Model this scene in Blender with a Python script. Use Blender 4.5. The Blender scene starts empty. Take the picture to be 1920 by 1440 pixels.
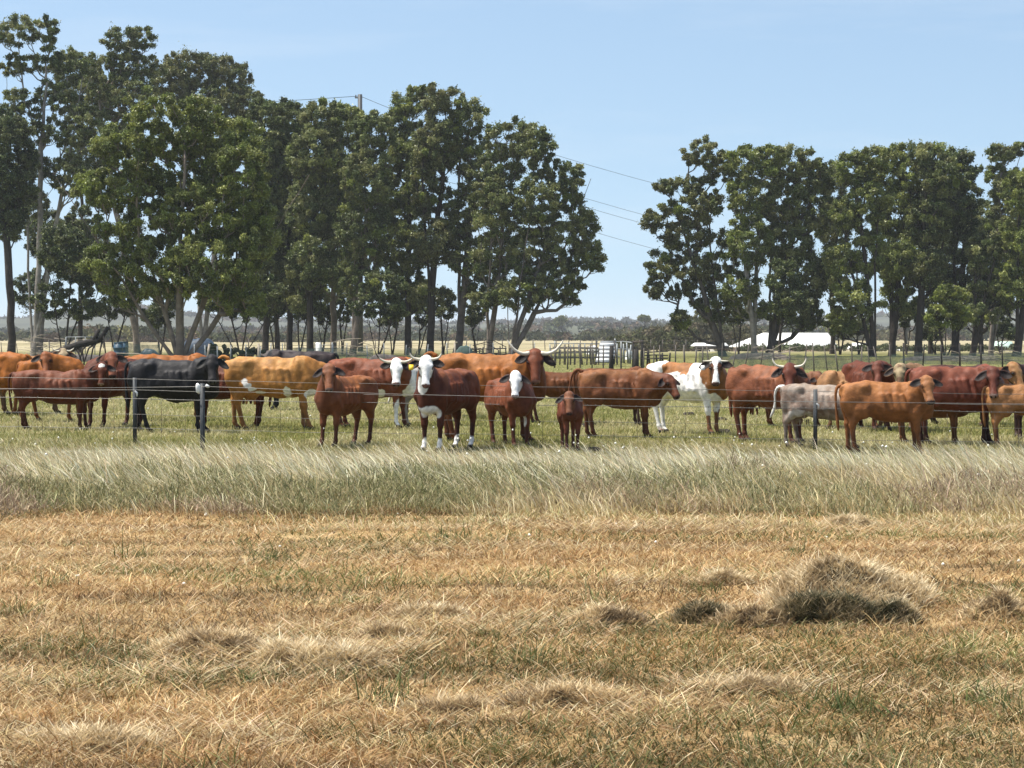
import bpy, math, random
import numpy as np
from mathutils import Vector, Matrix

# ---------------------------------------------------------------- camera, sky, sun, exposure
SC = bpy.context.scene
COL = SC.collection
F_PX = 4093.0            # focal length in pixels of the 1920 px wide photograph
CAM_H = 1.8
HORIZON = 628.0
cam_d = bpy.data.cameras.new("camera")
cam_d.sensor_width = 36.0
cam_d.lens = 36.0 * F_PX / 1920.0
cam_d.clip_start = 0.2
cam_d.clip_end = 12000.0
cam = bpy.data.objects.new("camera", cam_d)
COL.objects.link(cam)
PITCH = math.atan((720.0 - HORIZON) / F_PX)
cam.location = (0, 0, CAM_H)
cam.rotation_euler = (math.radians(90) - PITCH, 0, 0)
SC.camera = cam

SUN_EL, SUN_AZ = 68.0, -88.0     # azimuth: clockwise from +Y (the view direction), so -100 is to the left
world = bpy.data.worlds.new("World")
SC.world = world
world.use_nodes = True
wn = world.node_tree
for n in list(wn.nodes): wn.nodes.remove(n)
w_out = wn.nodes.new("ShaderNodeOutputWorld")
w_bg = wn.nodes.new("ShaderNodeBackground")
w_sky = wn.nodes.new("ShaderNodeTexSky")
w_sky.sky_type = 'NISHITA'
w_sky.sun_disc = False
w_sky.sun_elevation = math.radians(SUN_EL)
w_sky.sun_rotation = math.radians(SUN_AZ)
w_sky.altitude = 0
w_sky.air_density = 1.0
w_sky.dust_density = 1.8
w_sky.ozone_density = 0.25
w_bg.inputs[1].default_value = 0.135
w_tc = wn.nodes.new("ShaderNodeTexCoord"); w_mp = wn.nodes.new("ShaderNodeMapping")
w_mp.inputs["Location"].default_value = (0, 0, 0.13)
wn.links.new(w_tc.outputs["Generated"], w_mp.inputs[0]); wn.links.new(w_mp.outputs[0], w_sky.inputs[0])
# thin high haze: faint streaks of cirrus
w_cm = wn.nodes.new("ShaderNodeMapping"); w_cm.inputs["Scale"].default_value = (1.2, 1.2, 9.0)
w_cn = wn.nodes.new("ShaderNodeTexNoise"); w_cn.inputs["Scale"].default_value = 3.2; w_cn.inputs["Detail"].default_value = 7; w_cn.inputs["Roughness"].default_value = 0.6
w_cr = wn.nodes.new("ShaderNodeMapRange"); w_cr.inputs[1].default_value = 0.48; w_cr.inputs[2].default_value = 0.80; w_cr.inputs[3].default_value = 0.0; w_cr.inputs[4].default_value = 0.30
w_cx = wn.nodes.new("ShaderNodeMix"); w_cx.data_type = 'RGBA'
w_tint = wn.nodes.new("ShaderNodeVectorMath"); w_tint.operation = 'MULTIPLY'; w_tint.inputs[1].default_value = (0.98, 1.02, 0.97)
wn.links.new(w_tc.outputs["Generated"], w_cm.inputs[0]); wn.links.new(w_cm.outputs[0], w_cn.inputs["Vector"]); wn.links.new(w_cn.outputs[0], w_cr.inputs[0])
wn.links.new(w_sky.outputs[0], w_tint.inputs[0])
wn.links.new(w_cr.outputs[0], w_cx.inputs[0]); wn.links.new(w_tint.outputs[0], w_cx.inputs[6]); w_cx.inputs[7].default_value = (4.6, 4.9, 5.2, 1)
wn.links.new(w_cx.outputs[2], w_bg.inputs[0])
wn.links.new(w_bg.outputs[0], w_out.inputs[0])

sun_d = bpy.data.lights.new("sun", 'SUN')
sun_d.energy = 5.0
sun_d.angle = math.radians(0.5)
sun_d.color = (1.0, 0.95, 0.87)
sun = bpy.data.objects.new("sun", sun_d)
COL.objects.link(sun)
_a, _e = math.radians(SUN_AZ), math.radians(SUN_EL)
to_sun = Vector((math.sin(_a) * math.cos(_e), math.cos(_a) * math.cos(_e), math.sin(_e)))
sun.rotation_euler = to_sun.to_track_quat('Z', 'Y').to_euler()

SC.view_settings.view_transform = 'Standard'
SC.view_settings.look = 'None'
SC.view_settings.gamma = 1.0
SC.view_settings.exposure = 0.60
SC.cycles.max_bounces = 6
SC.cycles.transparent_max_bounces = 8
SC.cycles.volume_bounces = 0
SC.cycles.use_denoising = True

rng = np.random.default_rng(11)
random.seed(11)

# ---------------------------------------------------------------- pixel <-> place
cp, sp = math.cos(PITCH), math.sin(PITCH)
def ray(px, py):
    a = (px - 960.0) / F_PX; b = (720.0 - py) / F_PX
    return Vector((a, cp + b * sp, -sp + b * cp))
def at(px, py, d):
    "the point seen at pixel (px, py) at distance d in front of the camera (along +Y)"
    r = ray(px, py); k = d / r.y
    return Vector((r.x * k, d, CAM_H + r.z * k))
def ground_at(px, py):
    r = ray(px, py); k = -CAM_H / r.z
    return Vector((r.x * k, r.y * k, 0.0))
def gdist(py): return ground_at(960, py).y

# ---------------------------------------------------------------- scene helpers
def tag(o, label=None, cat=None, group=None, kind=None):
    if label: o["label"] = label
    if cat: o["category"] = cat
    if group: o["group"] = group
    if kind: o["kind"] = kind
    return o
def empty(name, loc=(0, 0, 0), rz=0.0):
    o = bpy.data.objects.new(name, None); COL.objects.link(o)
    o.empty_display_size = 0.2
    o.location = loc; o.rotation_euler = (0, 0, rz); return o

def mesh_obj(name, V, faces, mat, parent=None, smooth=False, col=None, counts=None):
    """V (n,3); faces: list/array of faces (equal length) or flat loop array with counts."""
    me = bpy.data.meshes.new(name)
    V = np.asarray(V, dtype=np.float32)
    if counts is None:
        if isinstance(faces, np.ndarray) and faces.ndim == 2:
            counts = np.full(len(faces), faces.shape[1], dtype=np.int32); loops = faces.ravel()
        else:
            counts = np.array([len(f) for f in faces], dtype=np.int32)
            loops = np.array([i for f in faces for i in f], dtype=np.int32)
    else:
        loops = np.asarray(faces)
    me.vertices.add(len(V)); me.vertices.foreach_set("co", V.ravel())
    me.loops.add(len(loops)); me.loops.foreach_set("vertex_index", loops.astype(np.int32))
    starts = np.concatenate(([0], np.cumsum(counts)[:-1])).astype(np.int32)
    me.polygons.add(len(counts)); me.polygons.foreach_set("loop_start", starts)
    me.polygons.foreach_set("loop_total", counts.astype(np.int32))
    if smooth: me.polygons.foreach_set("use_smooth", np.ones(len(counts), dtype=bool))
    me.update(calc_edges=True)
    if col is not None:
        ca = me.color_attributes.new("Col", 'FLOAT_COLOR', 'POINT')
        c = np.ones((len(V), 4), dtype=np.float32); c[:, :3] = col
        ca.data.foreach_set("color", c.ravel())
    o = bpy.data.objects.new(name, me); COL.objects.link(o)
    for m in (mat if isinstance(mat, (list, tuple)) else [mat]): me.materials.append(m)
    if parent is not None: o.parent = parent
    return o

class MB:
    "collects simple solids into one mesh"
    def __init__(s): s.V = []; s.F = []; s.C = []; s.n = 0
    def add(s, V, F, c=None):
        V = np.asarray(V, dtype=np.float32)
        s.V.append(V); s.F.extend([tuple(int(i) + s.n for i in f) for f in F]); s.n += len(V)
        s.C.append(np.tile(np.array(c if c is not None else (1, 1, 1), dtype=np.float32), (len(V), 1)))
    def box(s, x0, x1, y0, y1, z0, z1, c=None, rot=None, org=None):
        V = np.array([(x, y, z) for x in (x0, x1) for y in (y0, y1) for z in (z0, z1)], dtype=np.float32)
        if rot is not None:
            R = np.array(rot); V = V @ R.T
        if org is not None: V = V + np.array(org)
        s.add(V, [(0, 1, 3, 2), (4, 6, 7, 5), (0, 4, 5, 1), (2, 3, 7, 6), (0, 2, 6, 4), (1, 5, 7, 3)], c)
    def tube(s, pts, rad, k=6, c=None, caps=True):
        V, F = tube_geo(pts, rad, k, caps); s.add(V, F, c)
    def build(s, name, mat, parent=None, smooth=False, colors=False):
        return mesh_obj(name, np.vstack(s.V), s.F, mat, parent, smooth, np.vstack(s.C) if colors else None)

def tube_geo(pts, rad, k=6, caps=True, flat=1.0):
    P = np.asarray(pts, dtype=float); n = len(P)
    rad = np.full(n, rad) if np.isscalar(rad) else np.asarray(rad, dtype=float)
    T = np.gradient(P, axis=0); T /= np.linalg.norm(T, axis=1)[:, None] + 1e-9
    up = np.array([0, 0, 1.0]) if abs(T[0, 2]) < 0.9 else np.array([0, 1.0, 0])
    V = []
    a = np.arange(k) * 2 * math.pi / k
    N = np.cross(T[0], up); N /= np.linalg.norm(N)
    for i in range(n):
        N = N - T[i] * np.dot(N, T[i]); N /= np.linalg.norm(N) + 1e-9
        B = np.cross(T[i], N)
        V.append(P[i] + rad[i] * (np.cos(a)[:, None] * N + flat * np.sin(a)[:, None] * B))
    V = np.vstack(V); F = []
    for i in range(n - 1):
        for j in range(k):
            j2 = (j + 1) % k
            F.append((i * k + j, i * k + j2, (i + 1) * k + j2, (i + 1) * k + j))
    if caps:
        F.append(tuple(range(k - 1, -1, -1))); F.append(tuple(range((n - 1) * k, n * k)))
    return V, F

# value noise on arrays
_perm = np.random.default_rng(5).random(65536).astype(np.float32)
def _h(ix, iy, iz):
    return _perm[(ix * 73856093 ^ iy * 19349663 ^ iz * 83492791) & 65535]
def vnoise(P, scale=1.0, seed=0):
    P = np.asarray(P, dtype=np.float64)
    if P.shape[1] == 2: P = np.column_stack([P, np.zeros(len(P))])
    Q = P * scale + seed * 17.31
    I = np.floor(Q).astype(np.int64); f = Q - I; f = f * f * (3 - 2 * f)
    x, y, z = I.T; fx, fy, fz = f.T
    def L(a, b, t): return a + (b - a) * t
    c = L(L(L(_h(x, y, z), _h(x+1, y, z), fx), L(_h(x, y+1, z), _h(x+1, y+1, z), fx), fy),
          L(L(_h(x, y, z+1), _h(x+1, y, z+1), fx), L(_h(x, y+1, z+1), _h(x+1, y+1, z+1), fx), fy), fz)
    return c
def fbm(P, scale=1.0, seed=0, octaves=3):
    s = 0; a = 1.0; t = 0
    for o in range(octaves):
        s = s + a * vnoise(P, scale * 2 ** o, seed + o * 3); t += a; a *= 0.5
    return s / t

# ---------------------------------------------------------------- materials
def new_mat(name):
    m = bpy.data.materials.new(name); m.use_nodes = True
    nt = m.node_tree; b = nt.nodes.get("Principled BSDF"); o = nt.nodes.get("Material Output")
    return m, nt, b, o
def N(nt, t, **kw):
    n = nt.nodes.new(t)
    for k, v in kw.items(): setattr(n, k, v)
    return n
def ramp(nt, stops, fac):
    r = nt.nodes.new("ShaderNodeValToRGB")
    e = r.color_ramp.elements
    while len(e) < len(stops): e.new(0.5)
    for i, (p, c) in enumerate(stops):
        e[i].position = p; e[i].color = (c[0], c[1], c[2], 1)
    nt.links.new(fac, r.inputs[0]); return r
def noise(nt, scale, detail=4, coord='Object', rough=0.55, vec=None):
    t = nt.nodes.new("ShaderNodeTexCoord"); n = nt.nodes.new("ShaderNodeTexNoise")
    n.inputs["Scale"].default_value = scale; n.inputs["Detail"].default_value = detail
    n.inputs["Roughness"].default_value = rough
    nt.links.new(vec if vec is not None else t.outputs[coord], n.inputs["Vector"]); return n
def plain(name, col, rough=0.7, var=0.25, scale=6.0, bump=0.0, metal=0.0, spec=0.3, bscale=None):
    m, nt, b, o = new_mat(name)
    n = noise(nt, scale, 5)
    lo = [c * (1 - var) for c in col]; hi = [min(1, c * (1 + var)) for c in col]
    r = ramp(nt, [(0.3, lo), (0.7, hi)], n.outputs[0])
    nt.links.new(r.outputs[0], b.inputs["Base Color"])
    b.inputs["Roughness"].default_value = rough; b.inputs["Metallic"].default_value = metal
    b.inputs["Specular IOR Level"].default_value = spec
    if bump:
        n2 = noise(nt, bscale or scale * 4, 6); bp = N(nt, "ShaderNodeBump"); bp.inputs["Strength"].default_value = bump
        bp.inputs["Distance"].default_value = 0.02
        nt.links.new(n2.outputs[0], bp.inputs["Height"]); nt.links.new(bp.outputs[0], b.inputs["Normal"])
    return m
def attr_mat(name, rough=0.7, spec=0.3, trans=0.0, var=0.0, vscale=3.0, bump=0.0, bscale=60.0, bdist=0.005, sheen=0.0):
    m, nt, b, o = new_mat(name)
    a = N(nt, "ShaderNodeAttribute", attribute_name="Col")
    src = a.outputs["Color"]
    if var:
        n = noise(nt, vscale, 4)
        mr = N(nt, "ShaderNodeMapRange"); mr.inputs[1].default_value = 0.3; mr.inputs[2].default_value = 0.7
        mr.inputs[3].default_value = 1 - var; mr.inputs[4].default_value = 1 + var
        nt.links.new(n.outputs[0], mr.inputs[0])
        mx = N(nt, "ShaderNodeVectorMath", operation='SCALE')
        nt.links.new(src, mx.inputs[0]); nt.links.new(mr.outputs[0], mx.inputs["Scale"]); src = mx.outputs[0]
    nt.links.new(src, b.inputs["Base Color"])
    b.inputs["Roughness"].default_value = rough; b.inputs["Specular IOR Level"].default_value = spec
    if sheen: b.inputs["Sheen Weight"].default_value = sheen; b.inputs["Sheen Roughness"].default_value = 0.4
    if bump:
        n2 = noise(nt, bscale, 4); bp = N(nt, "ShaderNodeBump"); bp.inputs["Strength"].default_value = bump
        bp.inputs["Distance"].default_value = bdist
        nt.links.new(n2.outputs[0], bp.inputs["Height"]); nt.links.new(bp.outputs[0], b.inputs["Normal"])
    if trans:
        tr = N(nt, "ShaderNodeBsdfTranslucent"); ms = N(nt, "ShaderNodeMixShader"); ms.inputs[0].default_value = trans
        nt.links.new(src, tr.inputs[0]); nt.links.new(b.outputs[0], ms.inputs[1]); nt.links.new(tr.outputs[0], ms.inputs[2])
        nt.links.new(ms.outputs[0], o.inputs["Surface"])
    return m
# ---------------------------------------------------------------- ground: one sheet to the horizon
def ground_z(x, y):
    P = np.column_stack([x, y])
    z = (fbm(P, 0.35, 3, 3) - 0.5) * 0.12 + (fbm(P, 1.9, 7, 3) - 0.5) * 0.09
    near = sstep(y, 24, 20)
    z = z * near - 2.6 * sstep(y, 238, 262) * (1 - sstep(y, 330, 420)) * sstep(x, 8, 20)
    return z
def build_ground():
    ys = np.concatenate([np.arange(2, 26, 0.12), np.arange(26, 60, 1.0), np.arange(60, 220, 12), np.arange(220, 430, 6), np.array([450, 650, 900, 1400, 2500, 5000, 9000])])
    t = np.linspace(-1, 1, 141)
    X = []; Y = []
    for y in ys:
        half = 6 + y * 0.5 if y < 900 else y * 1.2
        X.append(t * half); Y.append(np.full(len(t), y))
    X = np.array(X).ravel(); Y = np.array(Y).ravel()
    Z = ground_z(X, Y)
    nx = len(t); I = np.arange((len(ys) - 1) * nx).reshape(-1, nx)[:, :-1].ravel()
    F = np.column_stack([I, I + 1, I + nx + 1, I + nx])
    m, nt, b, o = new_mat("paddock_ground")
    tc = N(nt, "ShaderNodeTexCoord"); sx = N(nt, "ShaderNodeSeparateXYZ"); nt.links.new(tc.outputs["Object"], sx.inputs[0])
    # wobble of the zone borders
    nb = noise(nt, 0.5, 4); 
    ma = N(nt, "ShaderNodeMath", operation='MULTIPLY_ADD'); ma.inputs[1].default_value = 3.0; 
    nt.links.new(nb.outputs[0], ma.inputs[0]); nt.links.new(sx.outputs[1], ma.inputs[2])
    def zone(y0, y1):
        r = N(nt, "ShaderNodeMapRange"); r.inputs[1].default_value = y0 + 1.5; r.inputs[2].default_value = y1 + 1.5
        nt.links.new(ma.outputs[0], r.inputs[0]); return r.outputs[0]
    def mix(f, a, b_):
        x = N(nt, "ShaderNodeMix", data_type='RGBA'); nt.links.new(f, x.inputs[0]); nt.links.new(a, x.inputs[6]); nt.links.new(b_, x.inputs[7]); return x.outputs[2]
    # streaks along the mowing direction (world X)
    mp = N(nt, "ShaderNodeMapping"); mp.inputs["Scale"].default_value = (0.25, 1.6, 1); nt.links.new(tc.outputs["Object"], mp.inputs[0])
    ns = noise(nt, 1.0, 6, vec=mp.outputs[0], rough=0.6)
    hay = ramp(nt, [(0.30, (0.10, 0.060, 0.026)), (0.45, (0.25, 0.155, 0.068)), (0.58, (0.38, 0.25, 0.115)), (0.72, (0.52, 0.385, 0.20))], ns.outputs[0]).outputs[0]
    nf = noise(nt, 45, 6, rough=0.7)
    mp3 = N(nt, "ShaderNodeMapping"); mp3.inputs["Scale"].default_value = (14, 40, 14); nt.links.new(tc.outputs["Object"], mp3.inputs[0])
    n3 = noise(nt, 1.0, 4, vec=mp3.outputs[0], rough=0.7)
    tall = ramp(nt, [(0.3, (0.05, 0.048, 0.02)), (0.7, (0.16, 0.13, 0.06))], nf.outputs[0]).outputs[0]
    ng = noise(nt, 1.2, 6, rough=0.65)
    green = ramp(nt, [(0.30, (0.075, 0.085, 0.022)), (0.50, (0.14, 0.14, 0.045)), (0.70, (0.26, 0.22, 0.10))], ng.outputs[0]).outputs[0]
    mp2 = N(nt, "ShaderNodeMapping"); mp2.inputs["Scale"].default_value = (0.02, 0.012, 1); nt.links.new(tc.outputs["Object"], mp2.inputs[0])
    nd = noise(nt, 1.0, 5, vec=mp2.outputs[0])
    far = ramp(nt, [(0.32, (0.20, 0.18, 0.09)), (0.45, (0.27, 0.23, 0.13)), (0.62, (0.37, 0.32, 0.20))], nd.outputs[0]).outputs[0]
    c = mix(zone(21.5, 23), hay, tall)
    c = mix(zone(33, 37), c, green)
    c = mix(zone(195, 270), c, far)
    # fine speckle
    mm = N(nt, "ShaderNodeMapRange"); mm.inputs[1].default_value = 0.25; mm.inputs[2].default_value = 0.75; mm.inputs[3].default_value = 0.45; mm.inputs[4].default_value = 1.5
    nt.links.new(n3.outputs[0], mm.inputs[0])
    vm = N(nt, "ShaderNodeVectorMath", operation='SCALE'); nt.links.new(c, vm.inputs[0]); nt.links.new(mm.outputs[0], vm.inputs["Scale"])
    nt.links.new(vm.outputs[0], b.inputs["Base Color"]); b.inputs["Roughness"].default_value = 0.95; b.inputs["Specular IOR Level"].default_value = 0.1
    bp = N(nt, "ShaderNodeBump"); bp.inputs["Strength"].default_value = 0.8; bp.inputs["Distance"].default_value = 0.03
    nt.links.new(nf.outputs[0], bp.inputs["Height"]); nt.links.new(bp.outputs[0], b.inputs["Normal"])
    o = mesh_obj("ground", np.column_stack([X, Y, Z]), F, m, smooth=True)
    tag(o, kind="structure")
def sstep(x, a, b):
    t = np.clip((x - a) / (b - a), 0, 1); return t * t * (3 - 2 * t)
build_ground()
# ---------------------------------------------------------------- far country: hills, woods, sheds
def ridge(d, pts, name, mat, depth=260.0):
    """rolling rise of ground: pts = (px, py) of its crest seen at distance d"""
    xs = np.linspace(pts[0][0], pts[-1][0], 90)
    ys = np.interp(xs, [p[0] for p in pts], [p[1] for p in pts])
    V = []; F = []
    rows = [(-0.5, 0.0), (-0.25, 0.45), (0.0, 0.9), (0.25, 1.0), (0.6, 0.7), (1.0, 0.0)]
    for (k, hk) in rows:
        for x, y in zip(xs, ys):
            p = at(x, y, d); X = p.x * (1 + k * depth / d)
            V.append((X, d + k * depth, max(0.0, p.z) * hk - 0.5))
    n = len(xs)
    for r in range(len(rows) - 1):
        for i in range(n - 1): F.append((r * n + i, r * n + i + 1, (r + 1) * n + i + 1, (r + 1) * n + i))
    o = mesh_obj(name, V, F, mat, None, True); tag(o, kind="structure"); return o
M_HILL = plain("hill_grass", (0.055, 0.06, 0.035), rough=0.95, var=0.4, scale=0.012)
ridge(2300, [(-900, 600), (-200, 596), (60, 592), (170, 577), (260, 572), (330, 585), (480, 598), (800, 604), (1050, 602), (1300, 606), (1500, 596), (1640, 590), (1800, 586), (2000, 590), (2900, 600)], "far_hills", M_HILL, 900)
ridge(1300, [(-900, 618), (0, 616), (500, 614), (900, 612), (1100, 608), (1300, 612), (1600, 612), (2900, 616)], "low_hills", M_HILL, 300)

def bush_tris(C, R, n, size, r, flat=0.8):
    """leafy clump of n loose triangles about each centre"""
    k = len(C)
    d = r.normal(size=(k, n, 3)); d /= np.linalg.norm(d, axis=2)[:, :, None]
    d[:, :, 2] = np.abs(d[:, :, 2]) * 1.0 - 0.25
    rad = (0.62 + 0.38 * r.random((k, n, 1)))
    lump = 1 + 0.25 * np.sin(d[:, :, :1] * 5 + np.arange(k)[:, None, None]) 
    P = C[:, None, :] + d * rad * lump * R[:, None, None] * np.array([1, 1, flat])
    a = r.normal(size=(k, n, 3)); b = r.normal(size=(k, n, 3))
    a /= np.linalg.norm(a, axis=2)[:, :, None]; b /= np.linalg.norm(b, axis=2)[:, :, None]
    s = size * (0.6 + 0.8 * r.random((k, n, 1)))
    V = np.stack([P + a * s, P - a * s * 0.6 + b * s * 0.5, P - b * s * 0.5], axis=2).reshape(-1, 3)
    F = np.arange(len(V)).reshape(-1, 3)
    return V, F
M_LEAF = attr_mat("eucalypt_leaves", rough=0.45, spec=0.35, trans=0.28)
M_FARLEAF = attr_mat("far_wood_leaves", rough=0.8, spec=0.1, trans=0.1)
rf = np.random.default_rng(8)
def wood(name, d0, d1, x0, x1, crest, n, rad, tris, size, cols):
    t = rf.random(n); d = d0 + (d1 - d0) * rf.random(n)
    px = x0 + (x1 - x0) * t
    top = np.interp(px, [c[0] for c in crest], [c[1] for c in crest]) + rf.gamma(2, 2.6, n) - 2
    ztop = CAM_H + (HORIZON - top) / F_PX * d
    X = (px - 960) / F_PX * d
    R = rad * (0.6 + 0.8 * rf.random(n))
    z = np.maximum(ztop - R * 0.8, R * 0.2)
    Vs = []; Cs = []
    layers = [(0, 1.0), (1.5, 1.0), (3.2, 1.1)]
    for (dz, k) in layers:
        zz = z - dz * R * 0.75
        m = zz > -R * 0.5
        C = np.column_stack([X + rf.normal(0, 1, n) * R * 0.5, d, zz])[m]
        V, _ = bush_tris(C, R[m] * k, tris, size, rf)
        c = np.array(cols)[rf.integers(0, len(cols), m.sum())] * (1 + rf.normal(0, 0.18, (m.sum(), 1)))
        c = np.repeat(c, tris * 3, axis=0) * np.repeat(1 + rf.normal(0, 0.2, (m.sum() * tris, 1)), 3, axis=0)
        Vs.append(V); Cs.append(np.clip(c, 0.005, 0.6))
    V = np.vstack(Vs); F = np.arange(len(V)).reshape(-1, 3)
    o = mesh_obj(name, V, F, M_FARLEAF, None, False, np.vstack(Cs)); tag(o, kind="stuff")
OL = [(0.055, 0.065, 0.028), (0.08, 0.085, 0.038), (0.045, 0.05, 0.025), (0.10, 0.095, 0.05), (0.11, 0.08, 0.05)]
wood("far_wood", 2250, 2600, -300, 2250, [(-300, 598), (60, 592), (170, 573), (260, 568), (330, 580), (480, 594), (900, 600), (1050, 592), (1200, 596), (1300, 600), (1500, 592), (1650, 584), (1900, 580), (2300, 588)], 900, 8, 60, 3.2, OL)
wood("middle_wood", 1150, 1400, -300, 2250, [(-300, 610), (0, 612), (600, 608), (900, 606), (1000, 602), (1050, 596), (1120, 600), (1170, 604), (1230, 602), (1300, 604), (1600, 608), (2300, 606)], 700, 4.5, 70, 1.6, OL)
wood("scrub_belt", 640, 760, -300, 2250, [(-300, 618), (300, 622), (800, 618), (940, 614), (1000, 618), (1060, 620), (1130, 616), (1190, 612), (1250, 606), (1320, 600), (1500, 612), (2300, 612)], 620, 2.6, 90, 0.75, OL)
wood("near_scrub", 330, 380, 1150, 1420, [(1150, 640), (1190, 622), (1240, 608), (1290, 602), (1340, 604), (1420, 612)], 110, 1.7, 160, 0.4, [(0.09, 0.085, 0.045), (0.12, 0.10, 0.06), (0.075, 0.08, 0.035)])
wood("bank_scrub", 520, 600, 60, 620, [(60, 628), (140, 610), (230, 604), (300, 612), (400, 620), (620, 626)], 150, 2.4, 120, 0.6, OL + [(0.16, 0.15, 0.06)])
wood("hedge_shrubs", 255, 262, 1395, 1900, [(1395, 650), (1560, 648), (1900, 650)], 90, 0.7, 80, 0.28, [(0.07, 0.085, 0.04), (0.10, 0.11, 0.055)])

# long pale-roofed house, sheds
M_ROOF = plain("white_metal_roof", (0.80, 0.79, 0.74), rough=0.5, var=0.04, scale=0.6)
M_WALLP = plain("rose_render_wall", (0.42, 0.30, 0.26), rough=0.85, var=0.12)
M_WALLW = plain("white_board_wall", (0.62, 0.61, 0.58), rough=0.8, var=0.1)
M_GLASSD = plain("dark_window_glass", (0.03, 0.035, 0.04), rough=0.15, var=0.1, spec=0.6)
M_FASCIA = plain("dark_fascia", (0.06, 0.055, 0.05), rough=0.7)
M_GRNROOF = plain("pale_green_roof", (0.42, 0.55, 0.46), rough=0.5, var=0.06)
M_GREY = plain("grey_shed_metal", (0.30, 0.31, 0.31), rough=0.6, var=0.15)
def house(x0, x1, y_eave, y_ridge, d, name, label, cat, roof, wall, inset=0.22, depth=9.0, windows=(), hip=True, y_base=None):
    a = at(x0, y_eave, d); b = at(x1, y_eave, d); zr = at(x0, y_ridge, d).z
    L = b.x - a.x; ze = a.z - (-2.6 if d < 290 else 0.0)
    Z0 = -2.6 if d < 290 else 0.0
    root = empty(name, ((a.x + b.x) / 2, d + depth / 2, Z0)); tag(root, label, cat)
    zr -= Z0
    hx = L / 2; hy = depth / 2
    m = MB(); m.box(-hx + 0.5, hx - 0.5, -hy + 0.5, hy - 0.5, 0, ze); m.build("wall", wall, root)
    ins = inset * L
    m = MB()
    V = [(-hx, -hy, ze), (hx, -hy, ze), (hx, hy, ze), (-hx, hy, ze), (-hx + ins, 0, zr), (hx - ins * 0.12, 0, zr)]
    V += [(x, y, z - 0.12) for (x, y, z) in V[:4]]
    F = [(0, 1, 5, 4), (1, 2, 5), (2, 3, 4, 5), (3, 0, 4), (0, 6, 7, 1), (1, 7, 8, 2), (2, 8, 9, 3), (3, 9, 6, 0), (6, 9, 8, 7)]
    m.add(V, F); m.build("roof", roof, root)
    m = MB(); m.box(-hx - 0.02, hx + 0.02, -hy - 0.06, -hy - 0.003, ze - 0.42, ze - 0.02); m.build("fascia", M_FASCIA, root)
    for (wx0, wx1, zz0, zz1, mt) in windows:
        zz1 = ze - 0.5; zz0 = max(0.1, zz1 - 1.3)
        m = MB(); m.box(wx0 * L - hx, wx1 * L - hx, -hy + 0.44, -hy + 0.497, zz0, zz1); m.build("window", mt, root)
    return root
house(1385, 1572, 650, 624, 270, "farm_house", "long low farm house with a bright white metal roof behind the trees", "house", M_ROOF, M_WALLP, 0.30, 12.0,
      [(0.05, 0.10, 0.4, 1.3, M_GLASSD), (0.20, 0.28, 0.3, 1.25, M_WALLW), (0.40, 0.47, 0.2, 1.3, M_GLASSD), (0.60, 0.66, 0.5, 1.3, M_GLASSD), (0.8, 0.86, 0.5, 1.3, M_GLASSD)])
house(1600, 1648, 655, 643, 262, "farm_shed", "white roofed shed half hidden by the tree right of the farm house", "shed", M_ROOF, M_GREY, 0.1, 6.0, [(0.4, 0.6, 0.1, 1.0, M_GLASSD)])
house(1303, 1366, 648, 643, 255, "farm_shed", "low white walled shed with a flat dark edged roof left of the farm house", "shed", M_ROOF, M_WALLW, 0.05, 6.0,
      [(0.08, 0.2, 0.1, 1.2, M_GLASSD), (0.42, 0.46, 0.0, 1.6, M_GLASSD), (0.75, 0.85, 0.2, 1.2, M_GLASSD)])
house(1868, 1905, 652, 640, 300, "farm_shed", "small shed with a pale green roof far behind the right trees", "shed", M_GRNROOF, M_GREY, 0.1, 5.0, [(0.3, 0.5, 0.1, 0.9, M_GLASSD)])
house(1688, 1722, 656, 651, 300, "farm_shed", "tiny white roofed lean-to between the right hand trunks", "shed", M_ROOF, M_GREY, 0.05, 4.0, [(0.3, 0.5, 0.1, 0.4, M_GLASSD)])
# ---------------------------------------------------------------- eucalypts
M_BARK = attr_mat("bark", rough=0.9, spec=0.1, var=0.35, vscale=2.2, bump=0.6, bscale=9.0, bdist=0.04)
rt = np.random.default_rng(23)
LEAFC = {
    'olive': [(0.085, 0.095, 0.040), (0.11, 0.115, 0.050), (0.065, 0.078, 0.032), (0.14, 0.135, 0.065)],
    'green': [(0.105, 0.118, 0.038), (0.13, 0.14, 0.042), (0.08, 0.092, 0.032), (0.16, 0.162, 0.058)],
    'dark': [(0.045, 0.058, 0.024), (0.06, 0.07, 0.03), (0.035, 0.045, 0.02), (0.08, 0.085, 0.04)],
    'brown': [(0.105, 0.102, 0.048), (0.09, 0.092, 0.043), (0.13, 0.12, 0.06), (0.072, 0.082, 0.036)],
}
LIME = [(0.14, 0.155, 0.04), (0.17, 0.175, 0.05), (0.12, 0.14, 0.035)]
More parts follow.
